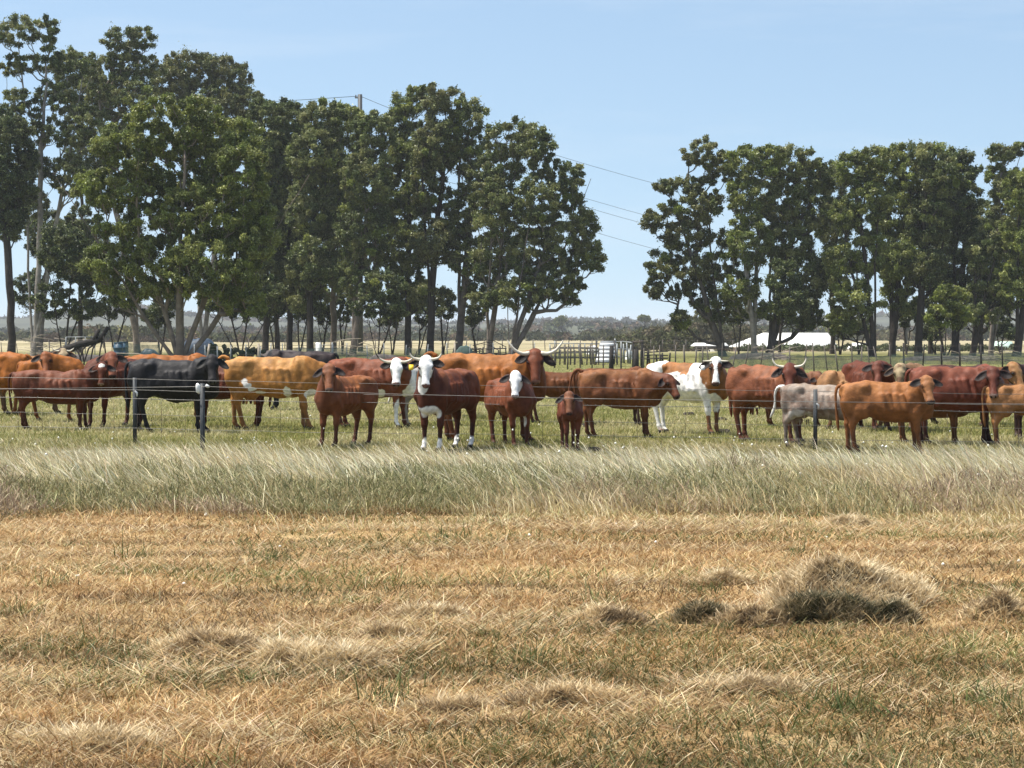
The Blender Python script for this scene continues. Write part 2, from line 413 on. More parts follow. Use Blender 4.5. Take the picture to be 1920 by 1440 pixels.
def clump_leaves(C, R, n, size, r, cols, lime):
    k = len(C)
    d = r.normal(size=(k, n, 3)); d /= np.linalg.norm(d, axis=2)[:, :, None]
    d[:, :, 2] = np.where(d[:, :, 2] < 0, d[:, :, 2] * 0.55, d[:, :, 2])
    # each clump is itself lumpy: three or four tufts
    lump = 0.80 + 0.30 * np.sin(d[:, :, 0] * 4.3 + np.arange(k)[:, None] * 1.7) * np.cos(d[:, :, 1] * 3.7 + np.arange(k)[:, None] * 2.3 + d[:, :, 2] * 3.1)
    rad = (0.30 + 0.80 * r.random((k, n)) ** 0.7) * lump * np.where(r.random((k, n)) < 0.13, 1.45, 1.0)
    sc = r.uniform(0.6, 1.45, (k, 1, 3)) * np.array([1.0, 1.0, 0.80])
    P = C[:, None, :] + d * rad[:, :, None] * R[:, None, None] * sc
    P[:, :, 2] -= np.where(r.random((k, n)) < 0.3, r.random((k, n)) * R[:, None] * 0.8, 0)
    # leaves droop
    a = r.normal(size=(k, n, 3)) * np.array([0.8, 0.8, 0.6]) + np.array([0, 0, -0.55]); a /= np.linalg.norm(a, axis=2)[:, :, None]
    b = r.normal(size=(k, n, 3)); b -= a * (a * b).sum(2)[:, :, None]; b /= np.linalg.norm(b, axis=2)[:, :, None]
    L = size * (0.6 + 0.8 * r.random((k, n, 1))); W = L * 0.30
    V = np.stack([P - a * L * 0.5 - b * W * 0.6, P - a * L * 0.35 + b * W, P + a * L * 0.6], axis=2)
    cc = np.array(cols)[r.integers(0, len(cols), k)] * (1 + r.normal(0, 0.15, (k, 1)))
    lm = (r.random(k) < lime)
    if lm.any(): cc[lm] = np.array(LIME)[r.integers(0, 3, lm.sum())]
    lc = cc[:, None, :] * (1 + r.normal(0, 0.30, (k, n, 1))) 
    pale = r.random((k, n, 1)) < 0.07  # pale leaf undersides, doubling as glints of light painted on random leaves
    lc = np.where(pale, np.array([[[0.24, 0.25, 0.14]]]), lc)
    Cc = np.repeat(lc.reshape(-1, 3), 3, axis=0) * np.array([1.42, 1.50, 1.15])
    return V.reshape(-1, 3), np.clip(Cc, 0.006, 0.6)

def make_tree(label, bx, d, blobs, kind='olive', clump=1.15, n=330, gap=1.15, trunk=0.30, bark=(0.13, 0.115, 0.10), lime=0.06, seed=None, stems=1,
              fill=0.30, lean=None, size=0.34, group=None, name="eucalyptus_tree", cat="tree", base_py=None, deep=0.85, low=None):
    """blobs: leafy masses of the crown, (px, py, rx, ry) in photograph pixels at distance d; given real width, height and depth"""
    r = np.random.default_rng(seed if seed is not None else int(bx * 3 + d))
    p0 = at(bx, HORIZON, d); X0 = p0.x
    k = d / F_PX
    B = []
    for (cx, cy, rx, ry) in blobs:
        c = at(cx, cy, d); B.append((c.x, d + r.uniform(-0.25, 0.25) * rx * k * 2, c.z, rx * k, max(min(rx, ry) * k * deep, 0.8) * 1.25, ry * k))
    # scatter clump centres through the masses, denser near the outside
    clump *= 0.66; gap *= 1.42; trunk *= 0.74; n = int(n * 1.45); size *= 0.60; fill = 0.5
    C = []; R = []
    for (x, y, z, rx, ry, rz) in B:
        vol = rx * ry * rz
        tries = int(40 + 60 * vol / (gap ** 3))
        for _ in range(min(tries * 2, 1600)):
            v = r.normal(size=3); v /= np.linalg.norm(v)
            q = (fill + (1.12 - fill) * r.random() ** 0.5)
            cr = clump * r.uniform(0.38, 1.3)
            e = np.array([max(rx - cr * 0.8, 0.1), max(ry - cr * 0.8, 0.1), max(rz - cr * 0.55, 0.1)])
            c = np.array([x, y, z]) + v * q * e
            if c[2] < 1.6: continue
            if C and np.min(np.sum((np.array(C) - c) ** 2, axis=1)) < (gap * cr) ** 2: continue
            C.append(c); R.append(cr)
    C = np.array(C); R = np.array(R)
    V, Cc = clump_leaves(C, R, n, size, r, LEAFC[kind], lime)
    root = empty(name, (X0, d, 0)); tag(root, label, cat, group)
    org = np.array([X0, d, 0])
    mesh_obj("crown", V - org, np.arange(len(V)).reshape(-1, 3), M_LEAF, root, False, Cc)
    # wood: trunk stems reach into the crown, every clump hangs on the nearest lower limb
    nodes = [np.array([X0, d, -0.2])]; par = [-1]
    zt = C[:, 2].max(); zmin = C[:, 2].min()
    cxm, cym = C[:, 0].mean(), C[:, 1].mean()
    for s in range(stems):
        prev = 0
        if stems > 1:
            sel = C[r.integers(0, len(C))]; tx = cxm + (s - (stems - 1) / 2) * (C[:, 0].std() * 1.3); ty = cym + r.normal(0, 0.5)
        else: tx, ty = cxm, cym
        if lean is not None: tx = X0 + lean[0] * k
        H = (zt - 1.0) * (0.88 if stems == 1 else r.uniform(0.7, 0.9))
        m = 12
        for i in range(1, m + 1):
            t = i / m
            w = 0.16 * math.sin(t * 5 + s * 2 + bx) * (0.3 + t) + r.normal(0, 0.04)
            bend = t ** (1.7 if stems == 1 else 0.9)
            p = np.array([X0 + (tx - X0) * bend + w * min(1.3, H / 14), d + (ty - d) * bend + r.normal(0, 0.08) * min(1, H / 14), H * t])
            nodes.append(p); par.append(prev if i == 1 else len(nodes) - 2)
    order = np.argsort(np.hypot(C[:, 0] - cxm, C[:, 1] - cym) + 0.25 * C[:, 2])
    cnt_tip = []
    for i in order:
        c = C[i] - np.array([0, 0, R[i] * 0.2])
        A = np.array(nodes)
        hd = np.hypot(A[:, 0] - c[0], A[:, 1] - c[1]); dz = c[2] - A[:, 2]
        cost = np.sqrt(hd ** 2 + dz ** 2) + 2.2 * np.maximum(0.45 * hd + 0.3 - dz, 0) + (A[:, 2] < zmin * 0.35) * 6
        j = int(np.argmin(cost)); a = A[j]
        ln = np.linalg.norm(c - a); m = max(2, int(ln / 0.9))
        prev = j
        for q in range(1, m + 1):
            t = q / m
            p = a + (c - a) * t
            p[2] -= 0.16 * ln * math.sin(math.pi * t) * (1 if hd[j] > 0.3 * ln else 0.3)
            p += r.normal(0, 0.05, 3) * ln ** 0.5 * (1 - t)
            nodes.append(p); par.append(prev); prev = len(nodes) - 1
        cnt_tip.append(prev)
    nn = len(nodes); w = np.zeros(nn)
    for t in cnt_tip: w[t] += 1
    for i in range(nn - 1, 0, -1): w[par[i]] += w[i]
    w = np.maximum(w, 0.5)
    rad = trunk * (w / w[0]) ** 0.52
    rad = np.maximum(rad, 0.022)
    nodes = np.array(nodes)
    rad = rad * (1 + 0.28 * np.exp(-np.maximum(nodes[:, 2], 0) / 0.5) * (w > w[0] * 0.2))
    P1 = nodes[1:]; P0 = nodes[np.array(par[1:])]; r1 = rad[1:]; r0 = np.minimum(rad[np.array(par[1:])], r1 * 1.5 + 0.02)
    T = P1 - P0; L = np.linalg.norm(T, axis=1)[:, None] + 1e-6; T = T / L
    P0 = P0 - T * (r0[:, None] * 0.3)
    up = np.where(np.abs(T[:, 2:3]) < 0.9, np.array([[0, 0, 1.0]]), np.array([[0, 1.0, 0]]))
    Nn = np.cross(T, up); Nn /= np.linalg.norm(Nn, axis=1)[:, None]; Bn = np.cross(T, Nn)
    ks = 6; an = np.arange(ks) * 2 * math.pi / ks
    ring = np.cos(an)[None, :, None] * Nn[:, None, :] + np.sin(an)[None, :, None] * Bn[:, None, :]
    Vb = np.concatenate([P0[:, None, :] + ring * r0[:, None, None], P1[:, None, :] + ring * r1[:, None, None]], axis=1)
    o = (np.arange(len(P1)) * 2 * ks)[:, None]
    F = np.concatenate([np.stack([o[:, 0] + j, o[:, 0] + (j + 1) % ks, o[:, 0] + ks + (j + 1) % ks, o[:, 0] + ks + j], axis=1) for j in range(ks)])
    Vb = Vb.reshape(-1, 3)
    bc = np.array(bark) * (0.85 + 0.3 * vnoise(Vb, 1.5, seed=3))[:, None]
    mesh_obj("trunk", Vb - org, F, M_BARK, root, True, bc)
    return root

GL = "gum trees of the left shelter belt"; GR = "gum trees of the right shelter belt"
T = make_tree
PALEB = (0.24, 0.215, 0.19); DARKB = (0.05, 0.042, 0.036)
# left belt
T("tall airy gum with bare pale limbs at the far left", 62, 185, [(20, 130, 30, 22), (95, 175, 40, 30), (30, 190, 34, 30), (105, 250, 40, 30), (60, 305, 40, 26), (170, 120, 26, 22), (30, 120, 26, 20), (60, 380, 34, 26), (38, 62, 42, 32), (88, 62, 24, 36), (60, 118, 42, 22), (118, 118, 26, 26), (52, 235, 36, 44), (120, 185, 34, 32), (150, 235, 36, 46), (90, 320, 26, 26), (140, 330, 40, 40)], 'olive', 1.0, 240, 1.3, 0.42, PALEB, 0.02, group=GL, stems=3)
T("dark dense gum cut by the left edge of the photo", 20, 178, [(16, 290, 52, 84), (-30, 240, 40, 60), (10, 400, 40, 50), (40, 350, 35, 40)], 'dark', 1.2, 380, 1.05, 0.42, DARKB, 0.0, group=GL)
T("thin gum behind the bare limbed one at the left edge", 75, 200, [(100, 440, 50, 50), (60, 540, 34, 40), (150, 420, 30, 36)], 'dark', 1.0, 260, 1.2, 0.34, (0.16, 0.14, 0.13), 0, group=GL)
T("gum with the rounded topmost crown left of the big front tree", 258, 205, [(232, 74, 46, 26), (275, 72, 20, 22), (205, 110, 22, 20), (252, 125, 42, 32), (200, 160, 50, 36), (258, 190, 42, 44), (170, 290, 46, 44), (190, 240, 50, 40)], 'olive', 1.1, 260, 1.15, 0.40, (0.22, 0.18, 0.15), 0.02, group=GL, stems=2)
T("feathery gum rising behind the big front tree", 380, 215, [(372, 130, 72, 36), (330, 150, 48, 46), (425, 150, 44, 46), (460, 205, 38, 44), (400, 210, 70, 46)], 'brown', 1.1, 230, 1.15, 0.40, PALEB, 0.02, group=GL, stems=2)
T("broad domed bright green gum standing in front of the left belt", 338, 132, [(330, 222, 88, 42), (410, 262, 82, 52), (245, 272, 70, 44), (455, 330, 56, 66), (330, 310, 110, 62), (215, 350, 76, 46), (170, 340, 36, 26), (400, 400, 110, 66), (255, 425, 80, 46), (200, 490, 60, 36), (300, 500, 90, 56), (400, 500, 90, 60), (470, 450, 56, 60), (240, 545, 50, 30), (460, 560, 50, 40)], 'green', 0.85, 420, 1.12, 0.55, (0.20, 0.16, 0.13), 0.13, group=GL, stems=5, size=0.26)
T("low dark wattle under the bare limbed gum", 118, 170, [(120, 470, 50, 50), (180, 520, 46, 36), (100, 560, 40, 34), (160, 575, 40, 22)], 'dark', 0.8, 240, 1.25, 0.16, DARKB, 0, group=GL, stems=3, name="wattle_tree")
T("slim gum directly right of the big front tree", 497, 190, [(498, 245, 42, 60), (505, 330, 44, 70), (490, 430, 46, 60), (500, 520, 44, 50)], 'olive', 1.1, 300, 1.1, 0.36, DARKB, 0.03, group=GL)
T("many stemmed small wattle below the front tree's right side", 452, 160, [(440, 520, 50, 36), (490, 545, 40, 30), (410, 560, 44, 26), (460, 580, 50, 18)], 'dark', 0.7, 220, 1.2, 0.14, DARKB, 0.03, group=GL, stems=4, name="wattle_tree")
T("straight dark gum with a narrow crown, second right of the front tree", 543, 192, [(545, 245, 40, 56), (545, 340, 42, 60), (540, 440, 46, 60), (550, 520, 40, 40)], 'olive', 1.1, 300, 1.1, 0.34, DARKB, 0.05, group=GL)
T("round topped gum left of the power pole", 582, 185, [(605, 222, 46, 38), (590, 290, 52, 50), (585, 390, 54, 60), (590, 490, 50, 50), (575, 560, 40, 26)], 'olive', 1.15, 320, 1.1, 0.38, DARKB, 0.08, group=GL)
T("leafy gum just under the power pole", 625, 195, [(650, 232, 42, 38), (640, 310, 50, 56), (630, 400, 50, 60), (625, 500, 46, 46)], 'green', 1.1, 320, 1.1, 0.36, (0.18, 0.14, 0.11), 0.10, group=GL)
T("forked gum with a low crown right of the power pole", 660, 182, [(700, 250, 44, 40), (690, 330, 50, 60), (680, 430, 54, 60), (675, 520, 50, 46)], 'olive', 1.15, 320, 1.1, 0.38, (0.16, 0.13, 0.11), 0.06, group=GL, stems=2)
T("crooked thin wattle left of the paired straight trunks", 708, 170, [(720, 540, 44, 34), (690, 575, 34, 24), (740, 580, 28, 20)], 'dark', 0.7, 200, 1.25, 0.13, DARKB, 0.02, group=GL, stems=3, name="wattle_tree")
T("gum carrying the highest clump of the left belt's centre", 765, 195, [(780, 192, 48, 32), (752, 225, 32, 32), (775, 290, 50, 50), (745, 370, 46, 60), (760, 470, 48, 50), (770, 545, 40, 36)], 'green', 1.1, 320, 1.1, 0.38, DARKB, 0.06, group=GL)
T("straight thick trunked gum with a feathery tip in the left belt", 805, 184, [(812, 185, 30, 30), (850, 195, 34, 30), (820, 270, 50, 50), (800, 350, 44, 56), (815, 450, 44, 46), (800, 550, 44, 26)], 'brown', 1.1, 290, 1.15, 0.44, DARKB, 0.05, group=GL, stems=2)
T("thick gum with open middle limbs showing sky", 855, 184, [(885, 225, 40, 36), (875, 290, 48, 40), (905, 345, 44, 46), (860, 400, 40, 46), (880, 480, 44, 36), (900, 540, 40, 24)], 'olive', 1.1, 290, 1.2, 0.46, (0.12, 0.10, 0.09), 0.06, group=GL, stems=2)
T("leaning gum with a split base near the end of the left belt", 915, 178, [(960, 256, 48, 34), (940, 310, 44, 44), (930, 390, 50, 56), (925, 480, 48, 46), (910, 560, 34, 22)], 'olive', 1.1, 300, 1.15, 0.34, (0.17, 0.14, 0.12), 0.07, group=GL, stems=2)
T("wide spreading gum that ends the left belt above the gap", 955, 176, [(1005, 275, 38, 34), (1020, 310, 30, 30), (1068, 332, 30, 32), (1062, 372, 36, 24), (1010, 380, 46, 46), (1092, 418, 34, 30), (1112, 480, 26, 32), (1060, 450, 46, 50), (1000, 470, 50, 50), (1040, 530, 56, 34), (980, 545, 50, 36), (1070, 560, 20, 14)], 'olive', 0.95, 300, 1.15, 0.42, (0.13, 0.11, 0.10), 0.06, group=GL, stems=4)
# second row of the left belt, behind
for i, (bx, b, lab) in enumerate(((150, [(140, 130, 40, 40), (170, 180, 50, 50), (150, 470, 60, 60)], "grey green gum in the second row behind the bare limbed gum"),
                 (520, [(530, 210, 30, 26), (525, 300, 40, 60), (520, 420, 50, 70), (530, 540, 40, 40)], "second row gum between the two slim dark trunks"))):
    T(lab, bx, 214, b, ('olive', 'dark')[i % 2], 1.25, 280, 1.1, 0.32, DARKB, 0.02, group=GL, seed=900 + i)
for i, (bx, b, lab) in enumerate(((215, [(200, 575, 40, 22), (235, 560, 34, 30)], "small dark understory tree left of the leaning double trunk"),
                 (300, [(290, 590, 30, 26), (315, 560, 30, 36)], "small dark understory tree between the double trunk and the front tree"),
                 (515, [(520, 570, 30, 24), (505, 590, 24, 16)], "understory tree between the slim dark trunks"),
                 (562, [(560, 585, 28, 20), (572, 560, 26, 26)], "understory tree left of the round topped gum"),
                 (605, [(610, 590, 28, 18), (600, 560, 26, 28)], "understory tree right of the round topped gum"),
                 (642, [(645, 575, 26, 26)], "understory tree left of the forked gum"),
                 (735, [(745, 575, 30, 24), (730, 600, 24, 14)], "understory tree between the crooked wattle and the straight trunks"),
                 (785, [(790, 585, 28, 22)], "understory tree between the two straight trunks"),
                 (832, [(835, 585, 24, 18), (830, 560, 26, 20)], "understory tree left of the open limbed gum"),
                 (893, [(895, 580, 26, 22), (885, 600, 20, 12)], "understory tree right of the open limbed gum"))):
    T(lab, bx, 200, b, 'dark', 0.9, 260, 1.1, 0.13, DARKB, 0.02, group=GL, seed=1200 + i, stems=2, name="understory_tree")
# right belt
T("gum with open tiered clumps that starts the right belt", 1357, 182, [(1320, 288, 40, 28), (1296, 300, 26, 18), (1345, 320, 28, 28), (1250, 350, 26, 14), (1300, 345, 34, 22), (1222, 412, 26, 22), (1260, 395, 28, 20), (1316, 385, 44, 32), (1292, 440, 50, 34), (1240, 500, 34, 30), (1226, 540, 20, 20), (1300, 505, 50, 40), (1350, 480, 34, 50), (1275, 545, 34, 14), (1272, 600, 20, 20), (1345, 570, 50, 34)], 'brown', 0.9, 300, 1.2, 0.42, (0.10, 0.085, 0.075), 0.04, group=GR, stems=2)
T("pale stemmed gum with an even rounded top in the right belt", 1415, 180, [(1400, 305, 44, 34), (1395, 360, 36, 50), (1440, 300, 36, 28), (1405, 450, 44, 50), (1390, 540, 40, 34), (1420, 580, 40, 20)], 'green', 1.05, 320, 1.1, 0.40, PALEB, 0.10, group=GR, stems=2)
T("thick dark based gum left of the farm house roof", 1440, 182, [(1480, 305, 54, 34), (1525, 335, 42, 40), (1465, 370, 50, 50), (1530, 400, 36, 40), (1480, 450, 50, 50), (1515, 520, 40, 50), (1490, 580, 50, 34), (1515, 600, 30, 30)], 'olive', 1.1, 330, 1.1, 0.50, (0.10, 0.085, 0.075), 0.05, group=GR, stems=3)
T("thin gum in front of the farm house roof", 1462, 176, [(1470, 520, 34, 40), (1480, 570, 40, 26)], 'dark', 0.9, 260, 1.15, 0.16, DARKB, 0, group=GR)
T("gum with long bare arching limbs over the farm house", 1638, 180, [(1605, 320, 40, 36), (1640, 300, 40, 26), (1590, 400, 34, 36), (1630, 380, 44, 40), (1580, 490, 40, 36), (1630, 470, 40, 46), (1600, 560, 46, 36), (1580, 610, 34, 18)], 'green', 1.05, 310, 1.15, 0.40, DARKB, 0.08, group=GR, stems=3)
T("broad light green gum at the top of the right belt", 1672, 186, [(1690, 292, 44, 26), (1665, 330, 46, 36), (1720, 330, 46, 36), (1690, 400, 54, 50), (1680, 490, 46, 46), (1690, 560, 40, 30)], 'green', 1.1, 330, 1.1, 0.44, DARKB, 0.22, group=GR, stems=2)
T("upright gum left of the low bright tree", 1722, 184, [(1745, 290, 44, 26), (1765, 330, 40, 36), (1745, 410, 46, 50), (1735, 500, 44, 46)], 'olive', 1.1, 310, 1.1, 0.42, DARKB, 0.06, group=GR)
T("dark crowned gum with drooping right side in the right belt", 1790, 186, [(1790, 300, 40, 28), (1812, 330, 26, 26), (1800, 380, 40, 50), (1820, 460, 40, 50), (1790, 540, 44, 40)], 'dark', 1.15, 320, 1.1, 0.44, DARKB, 0.02, group=GR, stems=2)
T("low bushy bright tree in front of the right belt", 1772, 158, [(1780, 560, 36, 26), (1760, 590, 30, 22), (1800, 590, 30, 24)], 'green', 0.75, 300, 1.1, 0.16, DARKB, 0.3, group=GR, stems=3)
T("forked gum whose right stem leans outward near the right edge", 1822, 182, [(1845, 470, 34, 46), (1860, 540, 40, 40), (1835, 590, 40, 22)], 'olive', 1.0, 290, 1.15, 0.38, DARKB, 0.05, group=GR, stems=2)
T("gum with separate round top clumps at the right edge", 1858, 190, [(1872, 290, 28, 24), (1852, 325, 22, 20), (1905, 280, 26, 16), (1890, 350, 40, 36), (1880, 420, 40, 40)], 'olive', 1.0, 300, 1.15, 0.30, (0.2, 0.17, 0.15), 0.06, group=GR, stems=2)
T("full leafy gum cut by the right edge of the photo", 1905, 182, [(1915, 360, 44, 46), (1920, 450, 50, 50), (1905, 530, 50, 50), (1960, 400, 50, 80)], 'green', 1.1, 320, 1.1, 0.48, DARKB, 0.10, group=GR, stems=2)
for i, (bx, b, lab) in enumerate(((1560, [(1560, 340, 30, 36), (1560, 420, 40, 50), (1560, 510, 40, 40)], "second row gum behind the gap above the farm house roof"),
                 (1745, [(1760, 400, 50, 60), (1755, 490, 50, 60), (1740, 580, 40, 26)], "second row gum behind the upright one in the right belt"),
                 (1840, [(1830, 420, 40, 50), (1870, 500, 50, 60), (1840, 580, 50, 30)], "second row gum filling the belt near the right edge"))):
    T(lab, bx, 206, b, ('olive', 'dark')[i % 2], 1.2, 280, 1.1, 0.30, DARKB, 0.02, group=GR, seed=950 + i)
for i, (bx, b, lab) in enumerate(((1385, [(1380, 585, 26, 24)], "understory tree left of the pale stemmed gum"),
                 (1575, [(1570, 600, 26, 22), (1590, 620, 24, 16)], "understory tree covering the right end of the farm house roof"),
                 (1610, [(1615, 610, 24, 18)], "understory tree by the white roofed shed"),
                 (1700, [(1705, 590, 26, 24)], "understory tree between the broad gum and the upright one"),
                 (1755, [(1745, 625, 24, 18)], "low understory tree beneath the bushy bright tree"),
                 (1875, [(1875, 600, 30, 24), (1890, 620, 24, 16)], "understory tree near the right edge"))):
    T(lab, bx, 198, b, ('dark', 'green')[i == 1], 0.9, 260, 1.1, 0.13, DARKB, 0.02, group=GR, seed=1300 + i, stems=2, name="understory_tree")
# loners on the far ridge seen through the gap
T("solitary flat topped tree on the distant ridge in the gap", 1209, 900, [(1204, 596, 9, 6), (1214, 598, 7, 6)], 'olive', 1.4, 120, 0.9, 0.35, DARKB, 0, size=0.8)
T("round tree on the distant ridge just right of the left belt", 1055, 1000, [(1052, 600, 12, 8), (1046, 605, 9, 7)], 'olive', 1.6, 120, 0.9, 0.35, DARKB, 0, size=0.8)
T("tall distant tree left of the low shed behind the right belt", 1318, 420, [(1322, 596, 22, 18), (1300, 606, 16, 14)], 'brown', 1.0, 200, 1.0, 0.2, DARKB, 0, size=0.4)
# ---------------------------------------------------------------- yards, fences and clutter between paddock and trees
M_POST = plain("weathered_wood_post", (0.12, 0.105, 0.09), rough=0.9, var=0.35, scale=8, bump=0.4)
M_DPOST = plain("dark_wood_post", (0.035, 0.032, 0.03), rough=0.9, var=0.3, scale=8)
M_STEEL = plain("galvanised_steel", (0.22, 0.235, 0.24), rough=0.5, var=0.15, metal=0.4, scale=12)
M_PICKET = plain("grey_star_picket", (0.055, 0.060, 0.064), rough=0.55, var=0.2, metal=0.2, scale=20)
M_WIRE = plain("fence_wire", (0.15, 0.145, 0.135), rough=0.4, var=0.15, metal=0.5, scale=20)
M_RUSTW = plain("rusty_wire", (0.10, 0.075, 0.06), rough=0.7, var=0.2, metal=0.2, scale=20)
M_WHITEP = plain("white_paint", (0.75, 0.75, 0.72), rough=0.6, var=0.08)
M_BLUE = plain("blue_plastic_drum", (0.025, 0.065, 0.10), rough=0.45, var=0.25, scale=3)
M_TARP = plain("blue_grey_tarpaulin", (0.035, 0.055, 0.085), rough=0.6, var=0.35, scale=3, bump=0.5)
M_LOG = plain("charred_log", (0.02, 0.017, 0.015), rough=0.9, var=0.4, scale=5, bump=0.5)
M_STICK = plain("bleached_sticks", (0.34, 0.29, 0.23), rough=0.9, var=0.3, scale=5)
M_CACTUS = plain("cactus_pad", (0.035, 0.05, 0.025), rough=0.6, var=0.3, scale=6)
M_SOIL = plain("rubble_and_earth", (0.075, 0.065, 0.06), rough=0.95, var=0.45, scale=4, bump=0.8)
M_STRIPE = plain("corrugated_panel_white", (0.66, 0.67, 0.66), rough=0.5, var=0.08)
M_STRIPED = plain("corrugated_panel_grey", (0.16, 0.17, 0.18), rough=0.6, var=0.1)
ry = np.random.default_rng(44)
# shade cloth netting: an open weave
def net_mat():
    m, nt, b, o = new_mat("green_shade_netting")
    b.inputs["Base Color"].default_value = (0.10, 0.14, 0.12, 1); b.inputs["Roughness"].default_value = 0.8
    tr = N(nt, "ShaderNodeBsdfTransparent"); ms = N(nt, "ShaderNodeMixShader")
    n = noise(nt, 3.0, 4)
    mr = N(nt, "ShaderNodeMapRange"); mr.inputs[1].default_value = 0.3; mr.inputs[2].default_value = 0.7; mr.inputs[3].default_value = 0.20; mr.inputs[4].default_value = 0.48
    nt.links.new(n.outputs[0], mr.inputs[0]); nt.links.new(mr.outputs[0], ms.inputs[0])
    nt.links.new(tr.outputs[0], ms.inputs[1]); nt.links.new(b.outputs[0], ms.inputs[2]); nt.links.new(ms.outputs[0], o.inputs["Surface"])
    return m
M_NET = net_mat()

def post_line(name, label, pts, top, mat, wires=(), rad=0.045, wmat=None, wr=0.008, lean=0.04, cat="fence", names=("post", "wire")):
    """a fence: posts at (px, py_base) on the ground, wires at heights"""
    G = [ground_at(px, py) for px, py in pts]
    root = empty(name, (G[0].x, G[0].y, 0)); tag(root, label, cat)
    o = np.array([G[0].x, G[0].y, 0]); P = []
    for i, g in enumerate(G):
        h = (top[i] if isinstance(top, (list, tuple)) else top) * ry.uniform(0.93, 1.07)
        t = np.array([ry.normal(0, lean) * h, ry.normal(0, lean) * h, h]); b = np.array([g.x, g.y, 0]) - o
        m = MB(); r = rad * ry.uniform(0.8, 1.2); m.tube([b - [0, 0, .05], b + t * 0.5, b + t], [r, r * 0.95, r * 0.85], 6); m.build(names[0], mat, root)
        P.append((b, t))
    for wz in wires:
        m = MB(); pts3 = []
        for i, (b, t) in enumerate(P):
            pts3.append(b + t * min(wz / t[2], 0.97) + [0, -rad, 0])
            if i < len(P) - 1:
                b2, t2 = P[i + 1]; q = (b + t * min(wz / t[2], 0.97) + b2 + t2 * min(wz / t2[2], 0.97)) / 2; pts3.append(q + [0, -rad, -0.015])
        m.tube(pts3, wr, 4); m.build(names[1], wmat or M_RUSTW, root)
    return root
post_line("paddock_fence", "dark wire fence of uneven posts behind the herd in the gap", [(1040, 690), (1064, 693), (1088, 690), (1110, 693), (1131, 696), (1165, 701), (1206, 700), (1226, 699), (1238, 697), (1266, 697), (1284, 698), (1303, 697), (1317, 698)], 1.25, M_POST, (0.35, 0.7, 1.1), 0.04)
post_line("paddock_fence", "wire fence with leaning thin posts behind the horned red brown cow", [(1330, 700), (1352, 700), (1371, 702), (1395, 700), (1424, 700), (1452, 702), (1480, 701), (1506, 701), (1527, 702), (1552, 701), (1572, 702), (1598, 702), (1615, 704), (1632, 703), (1650, 702), (1671, 701)], 1.35, M_POST, (0.3, 0.7, 1.15), 0.03, lean=0.10)
post_line("paddock_fence", "netted fence in front of the right belt of trees", [(1695, 690), (1730, 690), (1766, 688), (1800, 690), (1840, 688), (1880, 690), (1930, 690)], 1.3, M_DPOST, (0.4, 0.8, 1.2), 0.05)
post_line("strainer_fence", "two heavy dark strainer posts and rail in the gap", [(1146, 700), (1193, 704)], [1.35, 1.15], M_DPOST, (0.9,), 0.11, lean=0.01)
post_line("strainer_fence", "heavy post with a short arm beyond the strainer posts", [(1187, 690), (1204, 690)], [1.5, 1.5], M_DPOST, (1.42,), 0.07, wr=0.03, lean=0.0)
post_line("paddock_fence", "grey fence of slim posts in front of the left belt trunks", [(365, 690), (386, 690), (408, 688), (432, 686), (462, 686), (487, 686), (506, 686), (530, 685), (560, 684), (592, 684), (622, 684), (650, 684), (690, 684), (720, 683), (760, 682), (800, 682), (840, 682), (880, 682), (925, 682), (960, 682), (1000, 682)], 1.25, M_STEEL, (0.3, 0.65, 1.0, 1.2), 0.035, lean=0.05)
post_line("paddock_fence", "sagging wire fence left of the dark fallen log", [(-20, 672), (4, 672), (34, 671), (66, 671), (92, 670), (128, 668), (160, 668), (198, 667), (210, 668), (235, 668), (262, 668), (300, 670), (335, 672)], 1.2, M_POST, (0.4, 0.8, 1.1), 0.04, lean=0.06)
# far paddock fences, thin in the distance
post_line("far_fence", "thin fence far across the dry paddock", [(x, 655 + (x % 3) * 0.4) for x in range(1000, 1400, 22)], 1.2, M_POST, (0.6, 1.1), 0.06, wr=0.012)
post_line("far_fence", "distant fence line seen between the left trunks", [(x, 652 + (x % 5) * 0.3) for x in range(-10, 960, 34)], 1.2, M_POST, (0.6, 1.1), 0.06, wr=0.012)

# old timber yard with rails in the gap
def yard(name, label, x0, x1, y0, y1, step, h, rails, mat):
    a = ground_at(x0, y0); b = ground_at(x1, y1)
    root = empty(name, (a.x, a.y, 0)); tag(root, label, "stock yard")
    n = max(2, int(abs(x1 - x0) / step)); prev = None
    for i in range(n + 1):
        t = i / n; p = np.array([(b.x - a.x) * t + ry.normal(0, .06), (b.y - a.y) * t, 0]); hh = h * ry.uniform(0.75, 1.15)
        q = p + [ry.normal(0, .05), 0, hh]
        m = MB(); m.tube([p, q], [0.07 * ry.uniform(0.6, 1.2), 0.05], 5); m.build("post", mat, root)
    for z in rails:
        m = MB(); A = np.array([0, 0, z * h]); Bp = np.array([b.x - a.x, b.y - a.y, z * h + ry.normal(0, .04)])
        m.tube([A, (A + Bp) / 2 + [0, 0, ry.normal(0, .03)], Bp], 0.035, 5); m.build("rail", mat, root)
yard("stock_yard", "grey post and rail stock yard left of the striped ramp", 1036, 1122, 684, 684, 7, 1.15, (0.35, 0.65, 0.92), M_POST)
yard("stock_yard", "back rails of the stock yard behind the horned ox", 1030, 1135, 673, 673, 9, 1.3, (0.3, 0.6, 0.9), M_STEEL)
yard("stock_yard", "low dark rails of the yard right of the strainer posts", 1205, 1252, 686, 684, 7, 0.8, (0.5, 0.75, 0.95), M_DPOST)
yard("stock_yard", "yard rails between the white gate posts and the wide spreading gum", 865, 950, 676, 676, 8, 0.9, (0.5, 0.9), M_DPOST)
